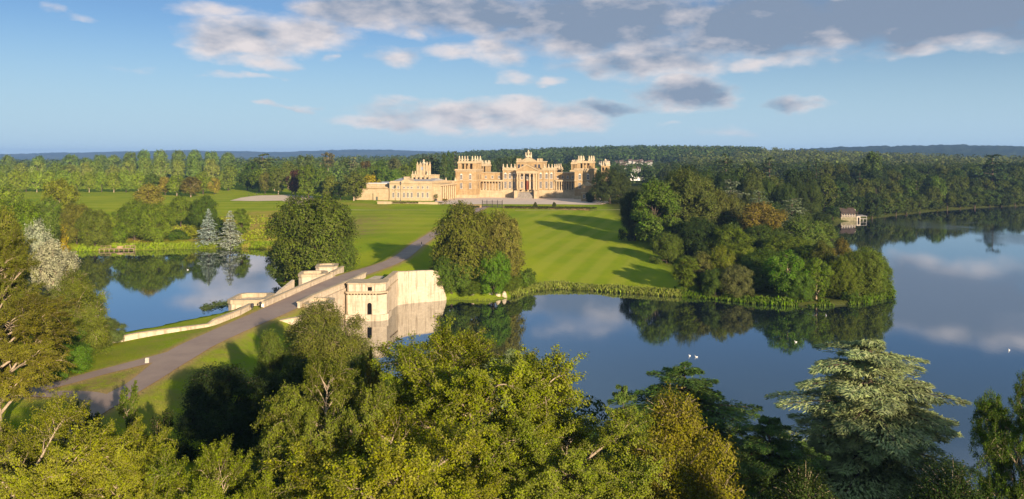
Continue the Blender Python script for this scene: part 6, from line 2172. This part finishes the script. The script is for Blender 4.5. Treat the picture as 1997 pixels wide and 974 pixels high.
for k in range(22):
    m.box(-6.1 + k * .5, -5.98 + k * .5, -3.2, -3.08, 3.2, 4.147)
m.box(-7.3, 5.7, -3.5, -2.203, 3.003, 3.19)
m.build('veranda', MTIMB, up_)
for k, x in enumerate((-5.1, -3.0, -.9, 1.2, 3.3)):
    MB().box(x - .6, x + .6, -2.28, -2.15, 4.2, 5.7).build('window', MPANE, up_)
m = MB().profile_x([(-3.8, 6.1), (4.9, 6.1), (4.9, 6.4), (.5, 9.9), (-3.8, 6.4)], -7.1, 5.5)
m.build('roof', MTILE, bh)
m = MB()
m.profile_y([(5.503, 6.2), (6.0, 6.2), (6.0, 8.6), (5.503, 9.0)], -1.2, 1.6)
m.build('gable_board', MTIMB, bh)
m = MB()
m.box(5.603, 8.6, -3.6, -3.1, -1.2, 3.6)
m.box(5.603, 6.1, -3.098, 3.5, -1.2, 3.6)
m.box(8.1, 8.6, -3.098, 3.5, -1.2, 3.6)
m.build('boat_bay', MTIMB, bh)
MB().box(6.4, 7.8, -3.72, -3.603, -.2, 2.7).build('doorway', MDARK, bh)
m = MB()
m.box(8.9, 15.5, -1.5, 3.5, 1.3, 1.6)
for x in (9.4, 12.2, 15.1):
    for y in (-1.2, 3.2):
        m.box(x - .15, x + .15, y - .15, y + .15, -1.5, 1.3)
m.profile_x([(-2.0, 3.3), (4.2, 3.9), (4.2, 4.15), (-2.0, 3.55)], 8.65, 15.0)
for x in (9.4, 14.6):
    m.box(x - .12, x + .12, -1.9, -1.66, 1.603, 3.3)
m.build('landing_stage', simple_mat('grey_boards', (0.30, 0.29, 0.27), 0.8, 0.15, 1.0), bh)
jt2 = empty('landing_stage', (*W(1684, 425, 0)[:2], 0), R(5), label='thin pale plank landing stage right of the boathouse', cat='jetty')
MB().box(-5, 5, -.7, .7, .5, .7).build('deck', MTIMB, jt2)
m = MB()
for x in (-4.5, -1.5, 1.5, 4.5):
    m.box(x - .1, x + .1, -.5, -.3, -1, .497)
m.build('pile', MBARKD, jt2)

# jetty on the left lake
MPLANK = simple_mat('weathered_planks', (0.33, 0.24, 0.15), 0.85, 0.25, 1.2)
jx, jy, _ = W(228, 486.5, .6)
jt = empty('wooden_jetty', (jx, jy, 0), R(7), label='brown wooden fishing jetty with rails along the far bank of the left lake', cat='jetty')
MB().box(-7.2, 7.6, -1.1, 1.1, .75, .95).build('deck', MPLANK, jt)
m = MB()
for k in range(8):
    x = -7 + k * 2.05
    m.box(x - .12, x + .12, -1.0, -.76, -1.5, .747)
    m.box(x - .12, x + .12, .76, 1.0, -1.5, .747)
m.build('pile', MPLANK, jt)
m = MB()
for k in range(8):
    x = -7 + k * 2.05
    if 2 < k < 5: continue
    m.box(x - .07, x + .07, .8, .94, .953, 2.0)
for a_, e_ in ((-7.1, -2.6), (3.1, 7.4)):
    m.box(a_, e_, .79, .95, 2.003, 2.15)
    m.box(a_, e_, .83, .91, 1.45, 1.55)
m.build('rail', MPLANK, jt)
m = MB()
m.box(-.2, 2.3, .2, 1.05, .953, 1.5)
m.box(-.2, 2.3, .95, 1.05, 1.503, 1.9)
m.build('bench', simple_mat('pale_wood', (0.33, 0.24, 0.14), 0.8), jt)

# reeds along the banks, lily pads
MREED = leaf_material('reeds', 0.25)


def bank_stuff(name, poly, lo, hi, n, h, w, col, label, seed, test=None, inset=(-1.2, 1.6), cat='reeds'):
    rng = np.random.default_rng(seed)
    P = np.array(poly)[lo:hi]
    L = np.r_[0, np.cumsum(np.linalg.norm(np.diff(P, axis=0), axis=1))]
    s = rng.random(n) * L[-1]
    x = np.interp(s, L, P[:, 0]) + rng.normal(size=n) * .5
    y = np.interp(s, L, P[:, 1]) + rng.uniform(*inset, n)
    pat = vnoise(x, y, 15, seed) + .7 * vnoise(x, y, 4, seed + 1)
    k = pat > -.12
    x, y, pat = x[k], y[k], pat[k]
    z = np.maximum(ground(x, y), -.1)
    hh = h * (.45 + .9 * np.clip(pat + .5, 0, 1)) * rng.uniform(.6, 1.2, len(x))
    C = np.stack([x, y, z + hh * .45], -1)
    ax = np.tile([0, 0, 1.0], (len(x), 1))
    V, Q = leaf_quads(C, rng.normal(size=C.shape) * [1, 1, .2] + [0, -.4, 0.2], hh, rng, 0.0, .4, w, ax)
    me = np_mesh(name, V, Q, None, [MREED])
    attr(me, 'tone', np.repeat(np.clip(pat + .5, 0, 1) * .6 + .4 * rng.random(len(x)), 4))
    o = prop(link(name, me), label, cat, None, 'stuff')
    o.color = (*col, 1)


bank_stuff('reeds', LAKE_R, 6, 13, 6000, .95, .30, (0.19, 0.22, 0.04), 'pale green reeds and white flowers edging the lawn along the right lake', 3, inset=(-.8, 3.0))
bank_stuff('reeds', LAKE_R, 12, 22, 6500, 1.1, .36, (0.10, 0.155, 0.014), 'bright green waterside plants fringing the wooded point', 4, inset=(-1.2, 2.2))
bank_stuff('reeds', LAKE_L, 1, 6, 5200, 1.1, .32, (0.20, 0.26, 0.018), 'bright green reeds along the far bank of the left lake', 5, inset=(-.5, 4.0))
rng = np.random.default_rng(44)
n = 700
t_ = rng.random(n)
cx_, cy_ = W(420, 599, 0)[:2]
px_ = 394 + 84 * t_ + rng.normal(size=n) * 3
py_ = 603 - 16 * t_ ** .8 + rng.normal(size=n) * 3.4
y_ = FPX * 42 / (py_ - YH)
x_ = (px_ - CX) / FPX * y_
k = poly_sd(x_, y_, LAKE_L) < -.5
P = np.stack([x_[k], y_[k], np.full(k.sum(), .05) + rng.random(k.sum()) * .12], -1)
V, Q = leaf_quads(P, np.tile([0, 0, 1.0], (len(P), 1)), .8, rng, 1.5, .25, .9)
me = np_mesh('lily_pads', V, Q, None, [MLEAF])
attr(me, 'tone', np.repeat(rng.random(len(P)), 4))
o = prop(link('lily_pads', me), 'patch of floating lily pads on the left lake beside the bridge', 'water lilies', None, 'stuff')
o.color = (0.16, 0.20, 0.05, 1)
# rough grass tufts on meadow and verges
rng = np.random.default_rng(51)
n = 9000
px_, y_ = rng.uniform(205, 560, n), rng.uniform(352, 440, n)
x_ = XP(px_, y_)
k = (vnoise(x_, y_, 14, 3) + .6 * vnoise(x_, y_, 5, 4) > -.12)
x_, y_ = x_[k], y_[k]
P = np.stack([x_, y_, ground(x_, y_) + .3], -1)
V, Q = leaf_quads(P, rng.normal(size=P.shape) * [1, 1, .2] + [0, -.5, .3], 1.0, rng, 0, .4, .5, np.tile([0, 0, 1.0], (len(P), 1)))
me = np_mesh('meadow_grass', V, Q, None, [MREED])
attr(me, 'tone', np.repeat(rng.random(len(P)), 4))
o = prop(link('meadow_grass', me), 'rough yellow green meadow grass on the slope behind the left lake', 'grass', None, 'stuff')
o.color = (0.235, 0.265, 0.022, 1)

# swans and gulls as small white birds on the lake
MBIRD = simple_mat('white_feathers', (0.80, 0.79, 0.76), 0.7, 0.03, 3.0)


def bird_mesh():
    bm = bmesh.new()
    rings = [(-.62, .02, .32), (-.5, .14, .27), (-.25, .24, .20), (.05, .26, .17), (.3, .18, .2), (.42, .09, .30), (.46, .06, .52), (.40, .05, .72), (.44, .07, .84), (.56, .055, .85), (.68, .015, .82)]
    prev = None
    for i, (x, r, z) in enumerate(rings):
        nx = (rings[min(i + 1, len(rings) - 1)][0] - rings[max(i - 1, 0)][0])
        nz = (rings[min(i + 1, len(rings) - 1)][2] - rings[max(i - 1, 0)][2])
        l = math.hypot(nx, nz)
        cur = [bm.verts.new((x - nz / l * r * math.sin(a) * .9, r * math.cos(a), z + nx / l * r * math.sin(a) * .9)) for a in [2 * math.pi * k / 8 for k in range(8)]]
        if prev:
            for k in range(8):
                bm.faces.new((prev[k], prev[(k + 1) % 8], cur[(k + 1) % 8], cur[k]))
        else:
            bm.faces.new(cur[::-1])
        prev = cur
    bm.faces.new(prev)
    me = bpy.data.meshes.new('swan')
    bm.to_mesh(me)
    bm.free()
    for p in me.polygons: p.use_smooth = True
    me.materials.append(MBIRD)
    return me


sw = bird_mesh()
for (px, py, lab) in ((1611, 616, 'white swan on the dark reflection below the tip of the point'), (1358, 697, 'white swan at the lower edge of the tree reflections'), (1345, 695, 'second white swan beside the one at the reflection edge'), (1552, 668, 'small white swan on open water left of the blue cedar top'), (1968, 684, 'white swan far right on the open lake'), (366, 527, 'white swan on the left lake among the tree reflections')):
    x, y, _ = W(px, py, 0)
    so = link('swan', sw, None, (x, y, -.02), TRNG.uniform(0, 6))
    so.scale = (.52, .52, .52)
    prop(so, lab, 'swan', 'swans on the lakes')

# people strolling by the avenue
MSK = simple_mat('skin', (0.42, 0.26, 0.19), 0.6, 0.05, 4)


def person(px, py, z, col, leg, label, rz=0.0, seed=0):
    """one skinned figure: pelvis, spine, head, arms and legs in a walking pose"""
    x, y, _ = W(px, py, z)
    me = bpy.data.meshes.new('person')
    s = .22
    V = [(0, 0, .95), (0, 0, 1.2), (0, 0, 1.42), (0, .01, 1.54), (0, .03, 1.66), (0, .02, 1.76), (.19, 0, 1.42), (.24, -.08, 1.16), (.25, .06, .93), (.26, .10, .83), (-.19, 0, 1.42), (-.24, .1, 1.16), (-.25, .18, .93), (-.26, .24, .84),
         (.10, 0, .90), (.11, s * .5, .50), (.11, s * .6, .08), (.11, s * .6 + .16, .04), (-.10, 0, .90), (-.11, -s * .3, .50), (-.11, -s * 1.1, .09), (-.11, -s * 1.1 + .16, .05)]
    E = [(0, 1), (1, 2), (2, 3), (3, 4), (4, 5), (2, 6), (6, 7), (7, 8), (8, 9), (2, 10), (10, 11), (11, 12), (12, 13), (0, 14), (14, 15), (15, 16), (16, 17), (0, 18), (18, 19), (19, 20), (20, 21)]
    rad = [.15, .145, .16, .06, .105, .085, .075, .055, .042, .04, .075, .055, .042, .04, .10, .068, .048, .04, .10, .068, .048, .04]
    me.from_pydata(V, E, [])
    o = link('person', me, None, (x, y, gz(x, y)), rz)
    sk = o.modifiers.new('skin', 'SKIN')
    for i, r in enumerate(rad):
        me.skin_vertices[0].data[i].radius = (r, r * .8)
    me.skin_vertices[0].data[0].use_root = True
    o.modifiers.new('smooth', 'SUBSURF').levels = 1
    dg = bpy.context.evaluated_depsgraph_get()
    ev = bpy.data.meshes.new_from_object(o.evaluated_get(dg))
    o.modifiers.clear()
    o.data = ev
    mt = [simple_mat('shirt', col, .8, .05, 4), simple_mat('trousers', leg, .8, .05, 4), MSK, simple_mat('hair', (.05, .035, .025), .8, .1, 4)]
    ev.materials.clear()
    for q in mt: ev.materials.append(q)
    for p in ev.polygons:
        c = p.center
        p.material_index = 3 if c.z > 1.69 or (c.z > 1.6 and c.y < -.0) else 2 if (c.z > 1.5 or (abs(c.x) > .2 and c.z < 1.0)) else 0 if c.z > .93 else 1
        p.use_smooth = True
    prop(o, label, 'person', 'people strolling on the lawn')


person(444.5, 371.5, 12, (.65, .63, .6), (.06, .06, .08), 'person in a pale top walking on the lawn below the old oak', .4)
person(446.8, 371.8, 12, (.10, .10, .12), (.05, .05, .06), 'person in dark clothes walking beside the pale topped one below the oak', .4)
person(485.5, 381.8, 12, (.06, .05, .05), (.04, .04, .05), 'person in dark clothes at the left end of the gravel yard', 1.6)
person(500, 380.2, 12, (.05, .06, .04), (.05, .05, .05), 'person in dark green at the back edge of the gravel yard', 1.2)

# far air
def haze():
    hz = MB()
    hz.box(-9500, 9500, -260, 10800, -8, 118)
    m, t = new_mat('haze_air')
    out = t.n('ShaderNodeOutputMaterial')
    pv_ = t.n('ShaderNodeVolumePrincipled')
    pv_.inputs['Color'].default_value = (0.28, 0.50, 0.95, 1)
    pv_.inputs['Density'].default_value = 0.00008
    pv_.inputs['Anisotropy'].default_value = 0.0
    t.put(out.inputs['Volume'], pv_.outputs[0])
    o = hz.build('haze', m)
    prop(o, kind='stuff')


haze()
